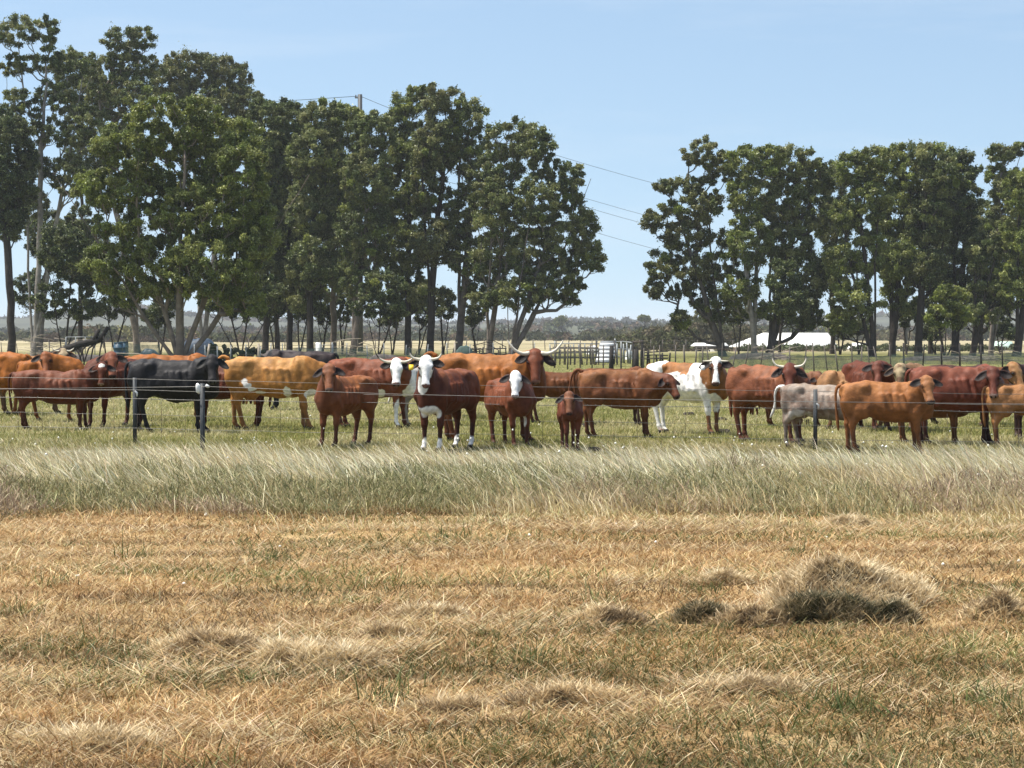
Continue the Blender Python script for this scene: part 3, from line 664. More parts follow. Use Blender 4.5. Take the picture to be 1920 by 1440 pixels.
yard("stock_yard", "yard panels right of the striped ramp", 1150, 1184, 680, 682, 5, 1.5, (0.3, 0.6, 0.9), M_STEEL)

# striped loading ramp
def ramp_panel():
    g = ground_at(1137, 684); k = g.y / F_PX
    root = empty("loading_ramp", (g.x, g.y, 0)); tag(root, "white and grey striped corrugated ramp leaning in the stock yard", "ramp")
    n = 11; w0, w1 = 34 * k, 30 * k; H = 40 * k; D = 1.6
    for i in range(n):
        t0, t1 = i / n, (i + 1) / n
        m = MB(); dx0 = (t0 - 0.5) * 12 * k; 
        V = []
        for (t, z) in ((t0, 0), (t1, 0)):
            for s in (-1, 1):
                w = (w0 + (w1 - w0) * t) / 2; V.append((s * w + (t - 0.4) * 10 * k, D * t, H * t + 0.15))
        V += [(x, y + 0.05, z - 0.03) for x, y, z in V]
        m.add(V, [(0, 1, 3, 2), (4, 6, 7, 5), (0, 4, 5, 1), (2, 3, 7, 6), (0, 2, 6, 4), (1, 5, 7, 3)])
        m.build("panel_rib", M_STRIPE if i % 2 else M_STRIPED, root)
    m = MB()
    for s in (-1, 1):
        m = MB(); m.tube([(s * w0 * 0.6, 0, 0), (s * w0 * 0.5, D, H + 0.2)], 0.05, 5); m.build("side_rail", M_DPOST, root)
        m = MB(); m.tube([(s * w0 * 0.5, D + .06, 0), (s * w0 * 0.5, D + .06, H + 0.2)], 0.05, 5); m.build("leg", M_DPOST, root)
ramp_panel()
def tarp(px, py, w, h, label, mat, name="tarpaulin", cat="tarpaulin", seed=1, dp=0.6):
    g = ground_at(px, py); k = g.y / F_PX; r = np.random.default_rng(seed)
    n = 22; W = w * k / 2; H = h * k
    gx, gy = np.meshgrid(np.linspace(-1, 1, n), np.linspace(-1, 1, n)); P = np.column_stack([gx.ravel(), gy.ravel()])
    q = np.clip(1 - (np.abs(P[:, 0]) ** 2.4 + np.abs(P[:, 1]) ** 2.4), 0, 1) ** 0.45
    z = H * q * (0.75 + 0.5 * fbm(P, 1.8, seed, 3))
    V = np.column_stack([P[:, 0] * W, P[:, 1] * W * dp, z - 0.02])
    I = np.arange((n - 1) * n).reshape(-1, n)[:, :-1].ravel(); F = np.column_stack([I, I + 1, I + n + 1, I + n])
    o = mesh_obj(name, V, F, mat, None, True); o.location = (g.x, g.y, 0); tag(o, label, cat); return o
tarp(1112, 664, 26, 16, "small white pointed cover left of the striped ramp", M_WHITEP, seed=4)
tarp(1180, 674, 16, 20, "white sheet hanging by the right strainer post", M_WHITEP, seed=6)
tarp(375, 678, 76, 44, "dark blue tarpaulin heap behind the big front tree's trunk", M_TARP, seed=7)
tarp(280, 674, 40, 20, "low blue tarpaulin bundle right of the leaning double trunk", M_BLUE, seed=8)
tarp(528, 676, 90, 20, "grey rubble mound behind the golden cow's back", M_SOIL, "rubble_mound", "mound", 9)
tarp(720, 676, 60, 12, "low earth heap behind the white faced cows", M_SOIL, "rubble_mound", "mound", 10)
tarp(150, 678, 150, 14, "long dark brush heap under the fallen log", M_SOIL, "brush_heap", "mound", 12, 0.3)
tarp(1780, 676, 190, 9, "low bank of earth and leaf litter under the right belt of trees", M_SOIL, "rubble_mound", "mound", 13, 0.2)
tarp(1425, 674, 120, 13, "dark scrap heap behind the netted fence left of the farm house", M_SOIL, "rubble_mound", "mound", 15, 0.3)
tarp(870, 676, 42, 26, "green netting bundle beside the white metal post", plain("green_net_bundle", (0.05, 0.085, 0.075), rough=0.8, var=0.3), "netting_bundle", "netting", 14)
tarp(152, 645, 40, 9, "round hay bale far across the dry paddock on the left", plain("old_bale", (0.22, 0.19, 0.14), rough=0.9), "hay_bale", "hay bale", 16)
for (px, py, lab) in ((232, 672, "blue plastic drum by the leaning double trunk"), (222, 673, "second blue drum, left of the first by the leaning trunk")):
    g = ground_at(px, py); k = g.y / F_PX; m = MB()
    R = 9 * k; H = 30 * k
    root = empty("plastic_drum", (g.x, g.y, 0)); tag(root, lab, "drum", "blue drums by the left belt")
    m.tube([(0, 0, 0), (0, 0, H * .3), (0, 0, H * .31), (0, 0, H * .34), (0, 0, H * .35), (0, 0, H * .66), (0, 0, H * .67), (0, 0, H * .7), (0, 0, H * .71), (0, 0, H)], [R, R, R * 1.05, R * 1.05, R, R, R * 1.05, R * 1.05, R, R * 0.96], 18)
    m.build("barrel", M_BLUE, root, True)
    m = MB(); m.tube([(0, 0, H + 0.002), (0, 0, H + 0.05)], R * 1.02, 18); m.build("lid", M_BLUE, root)
# netting guards on the trunks and along the yards
def netting(px0, px1, py, h, label):
    a = ground_at(px0, py); b = ground_at(px1, py); m = MB(); n = max(4, int((b.x - a.x) / 0.6)); H = h * a.y / F_PX
    V = []; 
    for i in range(n + 1):
        t = i / n; x = (b.x - a.x) * t; yy = 0.08 * math.sin(t * 17) ; V += [(x, yy, 0.02), (x, yy + 0.03, H * (0.92 + 0.10 * math.sin(t * 23)))]
    V += [(x, y + 0.012, z) for x, y, z in V]
    k = 2 * (n + 1); F = []
    for i in range(n): F += [(2 * i, 2 * i + 2, 2 * i + 3, 2 * i + 1), (k + 2 * i, k + 2 * i + 1, k + 2 * i + 3, k + 2 * i + 2)]
    o = mesh_obj("shade_netting", V, F, M_NET); o.location = (a.x, a.y, 0); tag(o, label, "netting", "netting hung along the yards")
netting(1310, 1452, 692, 34, "grey green netting left of the horned red brown cow's horns")
netting(1475, 1700, 694, 30, "long low netting strip in front of the farm house hedge")
netting(1700, 1930, 684, 24, "netting along the foot of the right belt of trees")
netting(550, 700, 676, 26, "green netting on the yards left of the first horned white face")
netting(762, 810, 674, 24, "green netting behind the two horned white faces")
netting(235, 300, 676, 36, "green netting wrapped at the leaning double trunk")
# white metal gate and posts behind the golden cow
def gate():
    g = ground_at(597, 680); root = empty("metal_gate", (g.x, g.y, 0)); tag(root, "white metal gate behind the red heifer's head", "gate")
    k = g.y / F_PX
    m = MB(); m.box(-5 * k, 4 * k, -.05, .05, 0, 38 * k); m.build("gate_post", M_WHITEP, root)
    m = MB()
    for z in (6, 13, 20, 27, 33): m.tube([(5 * k, 0, z * k), (26 * k, 0, z * k)], 0.025, 5)
    m.tube([(6 * k, 0, 4 * k), (6 * k, 0, 34 * k)], 0.035, 5); m.tube([(26 * k, 0, 0), (26 * k, 0, 38 * k)], 0.05, 5)
    m.build("gate_frame", M_STEEL, root)
gate()
for (px, py, h, lab) in ((385, 690, 45, "pale leaning post beside the dark tarpaulin heap"), (485, 688, 44, "pale post left of the straight dark gum"), (853, 684, 42, "white metal post with a bent top behind the horned ox"), (478, 690, 22, "short stub post near the prickly pear")):
    g = ground_at(px, py); k = g.y / F_PX; m = MB(); l = 8 * k if px == 385 else 0
    m.tube([(0, 0, 0), (l, 0, h * k)], 0.06, 6)
    if px == 853: m.tube([(0, 0, h * k - .03), (0.16, 0, h * k)], 0.06, 6)
    o = m.build("yard_post", M_STICK); o.location = (g.x, g.y, 0); tag(o, lab, "post")
# prickly pears
def cactus(px, py, w, h, label, seed):
    g = ground_at(px, py); k = g.y / F_PX; r = np.random.default_rng(seed); root = empty("prickly_pear", (g.x, g.y, 0)); tag(root, label, "cactus", "prickly pears in the yards")
    tips = [(np.array([r.normal(0, w * k * .2), r.normal(0, .2), 0]), r.normal(0, .3)) for _ in range(5)]
    for gen in range(5):
        new = []
        for (p, a) in tips:
            if p[2] > h * k: continue
            s = r.uniform(0.16, 0.24); c = p + np.array([math.sin(a) * s, 0, math.cos(a) * s])
            th = np.linspace(0, 2 * math.pi, 11)[:-1]; yaw = r.uniform(-.8, .8)
            V = []
            for yy in (-0.03, 0.03):
                for t in th:
                    lx = math.cos(t) * s * .7; lz = math.sin(t) * s * 1.05
                    x = lx * math.cos(a) + lz * math.sin(a); z = -lx * math.sin(a) + lz * math.cos(a)
                    V.append((c[0] + x * math.cos(yaw), c[1] + x * math.sin(yaw) + yy, c[2] + z))
            n = 10; F = [tuple(range(n - 1, -1, -1)), tuple(range(n, 2 * n))] + [(i, (i + 1) % n, n + (i + 1) % n, n + i) for i in range(n)]
            mesh_obj("pad", V, F, M_CACTUS, root)
            for _ in range(r.integers(1, 3)): new.append((c + np.array([math.sin(a), 0, math.cos(a)]) * s * 0.9, a + r.normal(0, .7)))
        tips = new[:9]
cactus(428, 684, 30, 34, "prickly pear left of the many stemmed wattle", 1)
cactus(470, 684, 26, 28, "prickly pear right of the many stemmed wattle", 2)
# the fallen log held up on its branches
def fallen_log():
    g = ground_at(112, 684); k = g.y / F_PX; root = empty("fallen_log", (g.x, g.y, 0)); tag(root, "dark fallen tree trunk propped on its branches with a forked end", "log")
    def q(px, py, dy=0): return ((px - 112) * k, dy, (684 - py) * k)
    def T(nm, pts, rr, mt=M_LOG): m = MB(); m.tube(pts, rr, 8); m.build(nm, mt, root, True)
    T("trunk", [q(98, 668), q(125, 656), q(150, 646), q(178, 640), q(192, 637)], [0.3, 0.27, 0.22, 0.18, 0.14])
    T("limb", [q(172, 643), q(180, 632), q(186, 617)], [0.16, 0.14, 0.10]); T("limb", [q(186, 640), q(194, 628), q(203, 613)], [0.17, 0.15, 0.11])
    for (a, b) in (((180, 643), (172, 668)), ((192, 640), (188, 672)), ((150, 648), (162, 670)), ((140, 652), (158, 672)), ((165, 645), (150, 668)), ((188, 636), (204, 628)), ((130, 656), (118, 676)), ((176, 646), (160, 664))):
        T("branch", [q(*a), ((q(*a)[0] + q(*b)[0]) / 2, -0.3, (q(*a)[2] + q(*b)[2]) / 2 + .05), (q(*b)[0], -0.6, 0.0)], [0.07, 0.05, 0.035])
fallen_log()
def rails(px0, px1, py, z, label):
    a = ground_at(px0, py); k = a.y / F_PX; root = empty("pipe_rails", (a.x, a.y, 0)); tag(root, label, "rails"); w = (px1 - px0) * k
    m = MB(); m.tube([(0, 0, z * k), (w, 0, z * k)], 0.03, 5); m.tube([(0, 0, z * k * .6), (w, 0, z * k * .6)], 0.03, 5); m.build("rail", M_STEEL, root)
    for i in range(4): m = MB(); m.tube([(w * i / 3, 0, 0), (w * i / 3, 0, z * k)], 0.035, 5); m.build("post", M_STEEL, root)
rails(124, 178, 676, 44, "thin pipe rails behind the fallen log")
def brush(px, py, w, n, label, mat, seed, L=1.4, h=0.5):
    g = ground_at(px, py); k = g.y / F_PX; r = np.random.default_rng(seed); m = MB()
    for i in range(n):
        x = r.normal(0, w * k * .35); z = abs(r.normal(0, h * .5)); a = r.normal(0, .35) + (math.pi if r.random() < .5 else 0); l = L * r.uniform(.4, 1.2)
        p = np.array([x, r.normal(0, .4), z + .03]); d = np.array([math.cos(a), r.normal(0, .3), math.sin(a) * .5])
        q = p + d * l; q[2] = max(q[2], .02); mid = (p + q) / 2 + [0, 0, .06 * l]
        m.tube([p, mid, q], [.03, .024, .012], 5)
    o = m.build("stick_pile", mat); o.location = (g.x, g.y, 0); tag(o, label, "stick pile")
brush(285, 698, 110, 34, "pile of bleached sticks behind the black cow's back", M_STICK, 3, 2.2, 0.5)
brush(95, 668, 60, 26, "grey dead branches left of the fallen log", M_STICK, 5, 2.6, 1.6)
brush(905, 674, 70, 30, "dark fallen branches beside the spreading gum", M_LOG, 6, 1.8, 0.8)
brush(670, 672, 60, 20, "bare grey branches between the gum trunks in the left belt", M_STICK, 7, 2.0, 1.4)
brush(1440, 676, 80, 24, "pale dead branches below the farm house", M_STICK, 9, 1.8, 0.8)
brush(1850, 680, 110, 26, "pale fallen branches under the right belt", M_STICK, 10, 2.0, 0.5)

# power pole and lines
def power_line():
    d = 235; a = at(675, 177, d)
    root = empty("power_pole", (a.x, d, 0)); tag(root, "tall grey power pole rising above the left belt of trees", "power pole")
    m = MB(); m.tube([(0, 0, 0), (0, 0, a.z)], [0.30, 0.24], 10); m.build("pole", M_PICKET, root, True)
    m = MB(); m.box(-0.55, 0.25, -0.08, 0.08, a.z - 0.42, a.z - 0.28); m.tube([(-0.45, 0, a.z - .28), (-0.45, 0, a.z - .05)], 0.06, 6); m.build("insulator_arm", M_PICKET, root)
    m = MB(); m.tube([(-1.6, 0, a.z - 2.6), (-0.2, 0, a.z - 1.6)], 0.05, 5); m.build("stay", M_PICKET, root)
    def wire(pts, label, nearest=0.028):
        P = [at(*p) for p in pts]; m = MB(); L = []
        for p, q in zip(P[:-1], P[1:]):
            for t in np.linspace(0, 1, 12, endpoint=False): v = p.lerp(q, t); v.z -= (q - p).length * 0.012 * 4 * t * (1 - t); L.append(v)
        L.append(P[-1]); m.tube([tuple(v) for v in L], nearest, 4); o = m.build("power_line", M_PICKET); tag(o, label, "power line", "wires above the trees")
    wire([(-400, 205, 228), (675, 180, 235)], "power line running left from the top of the pole")
    wire([(675, 180, 235), (1030, 287, 300), (1700, 430, 420)], "power line sloping right from the pole across the gap, topmost", 0.026)
    wire([(560, 235, 240), (1095, 371, 320), (1700, 490, 440)], "second power line from the top across the gap", 0.026)
    wire([(560, 258, 240), (1100, 389, 320), (1700, 505, 440)], "third power line from the top across the gap", 0.026)
    wire([(560, 330, 240), (1100, 431, 320), (1700, 548, 440)], "lowest power line across the gap", 0.026)
    b = at(1700, 430, 420)
    root = empty("power_pole", (b.x, 420, 0)); tag(root, "farther power pole hidden behind the right belt of trees", "power pole")
    m = MB(); m.tube([(0, 0, 0), (0, 0, b.z + 0.5)], [0.3, 0.22], 8); m.build("pole", M_PICKET, root, True)
power_line()

# cow pats on the turf, and a dark lump for the small calf's shadow
M_PAT_SHADE = plain("dung_and_shade", (0.03, 0.024, 0.018), rough=0.95, var=0.3, bump=0.6)
for (px, py, lab) in ((1351, 788, "larger dark cow pat right of the brown and white cow"), (1357, 811, "dark cow pat nearest the horned red brown cow's hooves"), (1293, 778, "small dark cow pat behind the brown and white cow"), (1112, 846, "dark lump right of the small calf, put in as its shadow"), (1100, 800, "flat dark cow pat behind the small calf")):
    g = ground_at(px, py); k = g.y / F_PX; r = np.random.default_rng(px); m = MB(); n = 10; V = []; 
    for ring, (rr, z) in enumerate(((1, 0), (0.85, .04), (0.5, .065))):
        for i in range(n): a = 2 * math.pi * i / n; w = rr * 0.11 * (1 + 0.25 * math.sin(3 * a + px)); V.append((w * math.cos(a) * 1.3, w * math.sin(a), z))
    F = [(ri * n + i, ri * n + (i + 1) % n, (ri + 1) * n + (i + 1) % n, (ri + 1) * n + i) for ri in (0, 1) for i in range(n)] + [tuple(range(2 * n, 3 * n))]
    o = mesh_obj("pat_and_shade_lump", V, F, M_PAT_SHADE, None, True); o.location = (g.x, g.y, 0); tag(o, lab, "cow pat", "cow pats on the turf")

# ---------------------------------------------------------------- the two front fences
def picket(px, py_base, py_top, label, near):
    g = ground_at(px, py_base); h = at(px, py_top, g.y).z
    root = empty("star_picket", (g.x, g.y, 0), 0.3); tag(root, label, "fence post")
    m = MB(); V = []
    for a in (0.4, 2.5, 4.6):       # a Y shaped steel section
        c, s = math.cos(a), math.sin(a); w = 0.033 if near else 0.036; t = 0.009
        m.add([(-s * t, c * t, -0.1), (c * w - s * t * .6, s * w + c * t * .6, -0.1), (c * w + s * t * .6, s * w - c * t * .6, -0.1), (s * t, -c * t, -0.1)] +
              [(-s * t, c * t, h), (c * w - s * t * .6, s * w + c * t * .6, h), (c * w + s * t * .6, s * w - c * t * .6, h), (s * t, -c * t, h)],
              [(0, 1, 5, 4), (1, 2, 6, 5), (2, 3, 7, 6), (3, 0, 4, 7), (4, 5, 6, 7), (3, 2, 1, 0)])
    m.build("steel_post", M_PICKET, root)
    if near:
        z = at(px, 727, g.y).z; m = MB(); m.tube([(-0.075, -0.02, z + .06), (-0.062, -0.02, z + .03), (-0.06, -0.02, z - .05), (-0.04, 0, z - .075)], [.012, .032, .03, .012], 8)
        m.tube([(0.04, -0.02, z + .03), (0.075, -0.02, z + .015), (0.08, -0.02, z)], [.022, .022, .012], 8); m.build("insulator", M_WHITEP, root, True)
    else:
        z = h - 0.22; m = MB(); m.tube([(0.0, -0.03, z), (0.03, -0.05, z - .03), (0.03, -0.04, z - .09)], [.012, .016, .01], 6); m.build("wire_clip", M_WHITEP, root)
    return g
g1 = picket(380, 882, 719, "nearest grey star picket with a white insulator, standing in the tall grass", True)
g2 = picket(253, 832, 708, "grey star picket in front of the black cow's rump", False)
g3 = picket(1529, 842, 730, "grey star picket in front of the roan cow", False)
g4 = ground_at(2300, 846); g0 = ground_at(-520, 826)
def fence_wires():
    root = empty("wire_fence", (g2.x, g2.y, 0)); tag(root, "wire fence running across the front of the herd", "fence"); o = np.array([g2.x, g2.y, 0])
    dl, dr = g2.y - 0.05, g3.y - 0.05
    slope = (dr - dl) / (g3.x - g2.x)
    def dist(px):
        # distance of the fence plane along the ray of this pixel column
        t = (px - 960) / F_PX
        return (dl - slope * g2.x) / (1 - slope * t)
    def W(name, pts, r, barb=False):
        P = []; xs = np.linspace(pts[0][0], pts[-1][0], 120)
        ys = np.interp(xs, [p[0] for p in pts], [p[1] for p in pts])
        for x, y in zip(xs, ys): v = at(x, y, dist(x)); P.append(np.array([v.x, v.y, v.z]) - o + [0, 0, 0.004 * math.sin(x * 0.03)])
        m = MB(); m.tube(P, r, 5); w = m.build(name, M_WIRE, root)
        if barb:
            m = MB(); L = P[-1][0] - P[0][0]; nb = int(L / 0.13)
            for i in range(nb):
                t = (i + 0.5) / nb * 119; j = int(t); f = t - j; c = P[j] * (1 - f) + P[j + 1] * f
                a = i * 1.3; d = np.array([0.3, math.cos(a), math.sin(a)]); d2 = np.array([-0.3, math.cos(a + 1.6), math.sin(a + 1.6)])
                m.tube([c - d * 0.016, c + d * 0.016], 0.0035, 3); m.tube([c - d2 * 0.016, c + d2 * 0.016], 0.0035, 3)
            m.build("barb", M_WIRE, w)
        return P
    W("wire", [(-300, 704), (0, 708), (253, 711), (600, 718), (1060, 726), (1529, 734), (1920, 739.5), (2200, 744)], 0.0035)
    W("wire", [(-300, 724), (0, 729), (253, 731.5), (600, 738.5), (1060, 747), (1529, 753.5), (1920, 759.5), (2200, 763)], 0.0037)
    W("barbed_wire", [(-300, 741), (0, 745), (253, 748), (600, 754), (1060, 760), (1529, 766), (1920, 773.5), (2200, 777)], 0.0043, True)
    A = W("mesh_wire", [(-300, 768), (0, 772.5), (253, 777), (600, 785), (1060, 790), (1529, 798), (1920, 803.5), (2200, 808)], 0.0028)
    Bz = W("mesh_wire", [(-300, 796), (0, 800), (253, 803), (600, 811), (1060, 816), (1529, 824), (1920, 829), (2200, 833)], 0.0034)
    n = 56
    for i in range(n):
        m = MB()
        t = (i + 0.5) / n * 119; j = int(t); p = A[j] * (1 - (t - j)) + A[min(j + 1, 119)] * (t - j)
        top = p + [0, 0, 0.235] if (i * 7) % 5 < 3 else p
        m.tube([p + [0, -0.003, 0.0 if top is p else 0.22], p + [0, -0.003, -0.42]], 0.0028, 3)
        m.build("mesh_stay", M_RUSTW, root)
fence_wires()
def hot_wire():
    g5 = at(2300, 762, 26.2)
    root = empty("electric_wire", (g1.x, g1.y, 0)); tag(root, "single electric wire strung from the nearest picket", "fence wire"); o = np.array([g1.x, g1.y, 0])
    d = g1.y
    P = [at(-500, 745, d + 3.2), at(0, 729.5, d + 1.4), at(200, 727, d + 0.8), at(371, 725, d - 0.04), at(391, 725, d - 0.04), at(480, 728, d - .2), at(600, 734, d - .4), at(760, 739.5, d - .6), at(1100, 747.5, d - 1.1), at(1500, 753, d - 1.7), at(1920, 757.5, d - 2.4), at(2300, 762, d - 3)]
    m = MB(); m.tube([np.array(p) - o for p in P], 0.0034, 5); m.build("wire", M_WIRE, root)
hot_wire()
# ---------------------------------------------------------------- cattle: one continuous skin each
M_COAT = attr_mat("coat", rough=0.58, spec=0.19, var=0.30, vscale=9.0, bump=0.55, bscale=42.0, bdist=0.012)
M_HORN = attr_mat("horn", rough=0.4, spec=0.4)
M_EYE = plain("eye_dark", (0.01, 0.007, 0.005), rough=0.12, var=0.1, spec=0.6)
M_TAG = plain("ear_tag_yellow", (0.75, 0.5, 0.03), rough=0.5, var=0.05)
M_TAGW = plain("ear_tag_white", (0.75, 0.75, 0.72), rough=0.5, var=0.05)

def surface_nets(f, org, h):
    s = f < 0
    nx, ny, nz = f.shape
    cnt = np.zeros((nx-1, ny-1, nz-1), dtype=np.int8)
    for a in (0, 1):
        for b in (0, 1):
            for c in (0, 1):
                cnt += s[a:nx-1+a, b:ny-1+b, c:nz-1+c]
    act = (cnt > 0) & (cnt < 8)
    I = np.argwhere(act)
    idx = np.full(act.shape, -1, dtype=np.int64); idx[act] = np.arange(len(I))
    corners = {}
    for a in (0, 1):
        for b in (0, 1):
            for c in (0, 1):
                corners[(a, b, c)] = f[I[:, 0]+a, I[:, 1]+b, I[:, 2]+c]
    acc = np.zeros((len(I), 3)); n = np.zeros(len(I))
    ks = list(corners)
    for p in ks:
        for ax in range(3):
            if p[ax] == 0:
                q = list(p); q[ax] = 1; q = tuple(q)
                fa, fb = corners[p], corners[q]
                m = (fa < 0) != (fb < 0)
                t = np.where(m, fa / np.where(m, fa - fb, 1), 0)
                pos = np.array(p, dtype=float)[None, :].repeat(len(I), 0); pos[:, ax] += t
                acc += pos * m[:, None]; n += m
    V = (I + acc / n[:, None]) * h + np.array(org)
    faces = []
    for ax in range(3):
        sl0 = [slice(None)] * 3; sl1 = [slice(None)] * 3
        sl0[ax] = slice(0, -1); sl1[ax] = slice(1, None)
        s0, s1 = s[tuple(sl0)], s[tuple(sl1)]
        E = np.argwhere(s0 != s1)
        b, c = (ax + 1) % 3, (ax + 2) % 3
        E = E[(E[:, b] > 0) & (E[:, c] > 0) & (E[:, b] < f.shape[b]-1) & (E[:, c] < f.shape[c]-1)]
        def cell(db, dc):
            Q = E.copy(); Q[:, b] += db; Q[:, c] += dc
            return idx[Q[:, 0], Q[:, 1], Q[:, 2]]
        q = np.column_stack([cell(-1, -1), cell(0, -1), cell(0, 0), cell(-1, 0)])
        inside = s0[E[:, 0], E[:, 1], E[:, 2]]
        q[~inside] = q[~inside][:, ::-1]
        faces.append(q)
    return V, np.vstack(faces)

class Field:
    def __init__(s, lo, hi, h):
        s.lo = np.array(lo, dtype=float); s.h = h
        s.n = np.ceil((np.array(hi) - s.lo) / h).astype(int) + 1
        s.ax = [s.lo[i] + h * np.arange(s.n[i]) for i in range(3)]
        s.f = np.full(tuple(s.n), 9.0, dtype=np.float32)
    def sub(s, lo, hi):
        i0 = np.clip(np.floor((np.array(lo) - s.lo) / s.h).astype(int), 0, s.n - 1)
        i1 = np.clip(np.ceil((np.array(hi) - s.lo) / s.h).astype(int) + 1, 1, s.n)
        sl = tuple(slice(i0[k], i1[k]) for k in range(3))
        X = s.ax[0][sl[0]][:, None, None].astype(np.float32); Y = s.ax[1][sl[1]][None, :, None].astype(np.float32)
        Z = s.ax[2][sl[2]][None, None, :].astype(np.float32)
        return sl, X, Y, Z
    def union(s, sl, d, k):
        a = s.f[sl]
        h = np.maximum(k - np.abs(a - d), 0) / k
        s.f[sl] = np.minimum(a, d) - h * h * k * 0.25
    def carve(s, sl, d, k):
        a = s.f[sl]; d = -d
        h = np.maximum(k - np.abs(a - d), 0) / k
        s.f[sl] = np.maximum(a, d) + h * h * k * 0.25
    def cone(s, a, b, ra, rb, k=0.04, flat=None):
        a = np.array(a, float); b = np.array(b, float); m = max(ra, rb) + k + 0.03
        sl, X, Y, Z = s.sub(np.minimum(a, b) - m, np.maximum(a, b) + m)
        ab = b - a; L2 = max(float(ab @ ab), 1e-9)
        t = np.clip(((X - a[0]) * ab[0] + (Y - a[1]) * ab[1] + (Z - a[2]) * ab[2]) / L2, 0, 1)
        d = np.sqrt((X - a[0] - t * ab[0]) ** 2 + (Y - a[1] - t * ab[1]) ** 2 + (Z - a[2] - t * ab[2]) ** 2) - (ra + (rb - ra) * t)
        s.union(sl, d, k)
    def ell(s, c, r, k=0.05, R=None, carve=False):
        c = np.array(c, float); r = np.array(r, float); m = max(r) + k + 0.03
        sl, X, Y, Z = s.sub(c - m, c + m)
        x, y, z = X - c[0], Y - c[1], Z - c[2]
        if R is not None:
            x, y, z = (R[0][i] * x + R[1][i] * y + R[2][i] * z for i in range(3))
        k0 = np.sqrt((x / r[0]) ** 2 + (y / r[1]) ** 2 + (z / r[2]) ** 2)
        k1 = np.sqrt((x / r[0] ** 2) ** 2 + (y / r[1] ** 2) ** 2 + (z / r[2] ** 2) ** 2) + 1e-6
        d = k0 * (k0 - 1) / k1
        (s.carve if carve else s.union)(sl, d, k)

TR_X = [-0.86, -0.80, -0.72, -0.58, -0.40, -0.15, 0.12, 0.36, 0.52, 0.66, 0.76, 0.82]
TR_T = [1.20, 1.265, 1.310, 1.340, 1.348, 1.330, 1.318, 1.325, 1.340, 1.300, 1.20, 1.10]
TR_B = [1.05, 0.96, 0.88, 0.77, 0.69, 0.61, 0.575, 0.585, 0.60, 0.63, 0.71, 0.82]
TR_W = [0.08, 0.14, 0.19, 0.235, 0.265, 0.295, 0.300, 0.272, 0.245, 0.205, 0.145, 0.09]

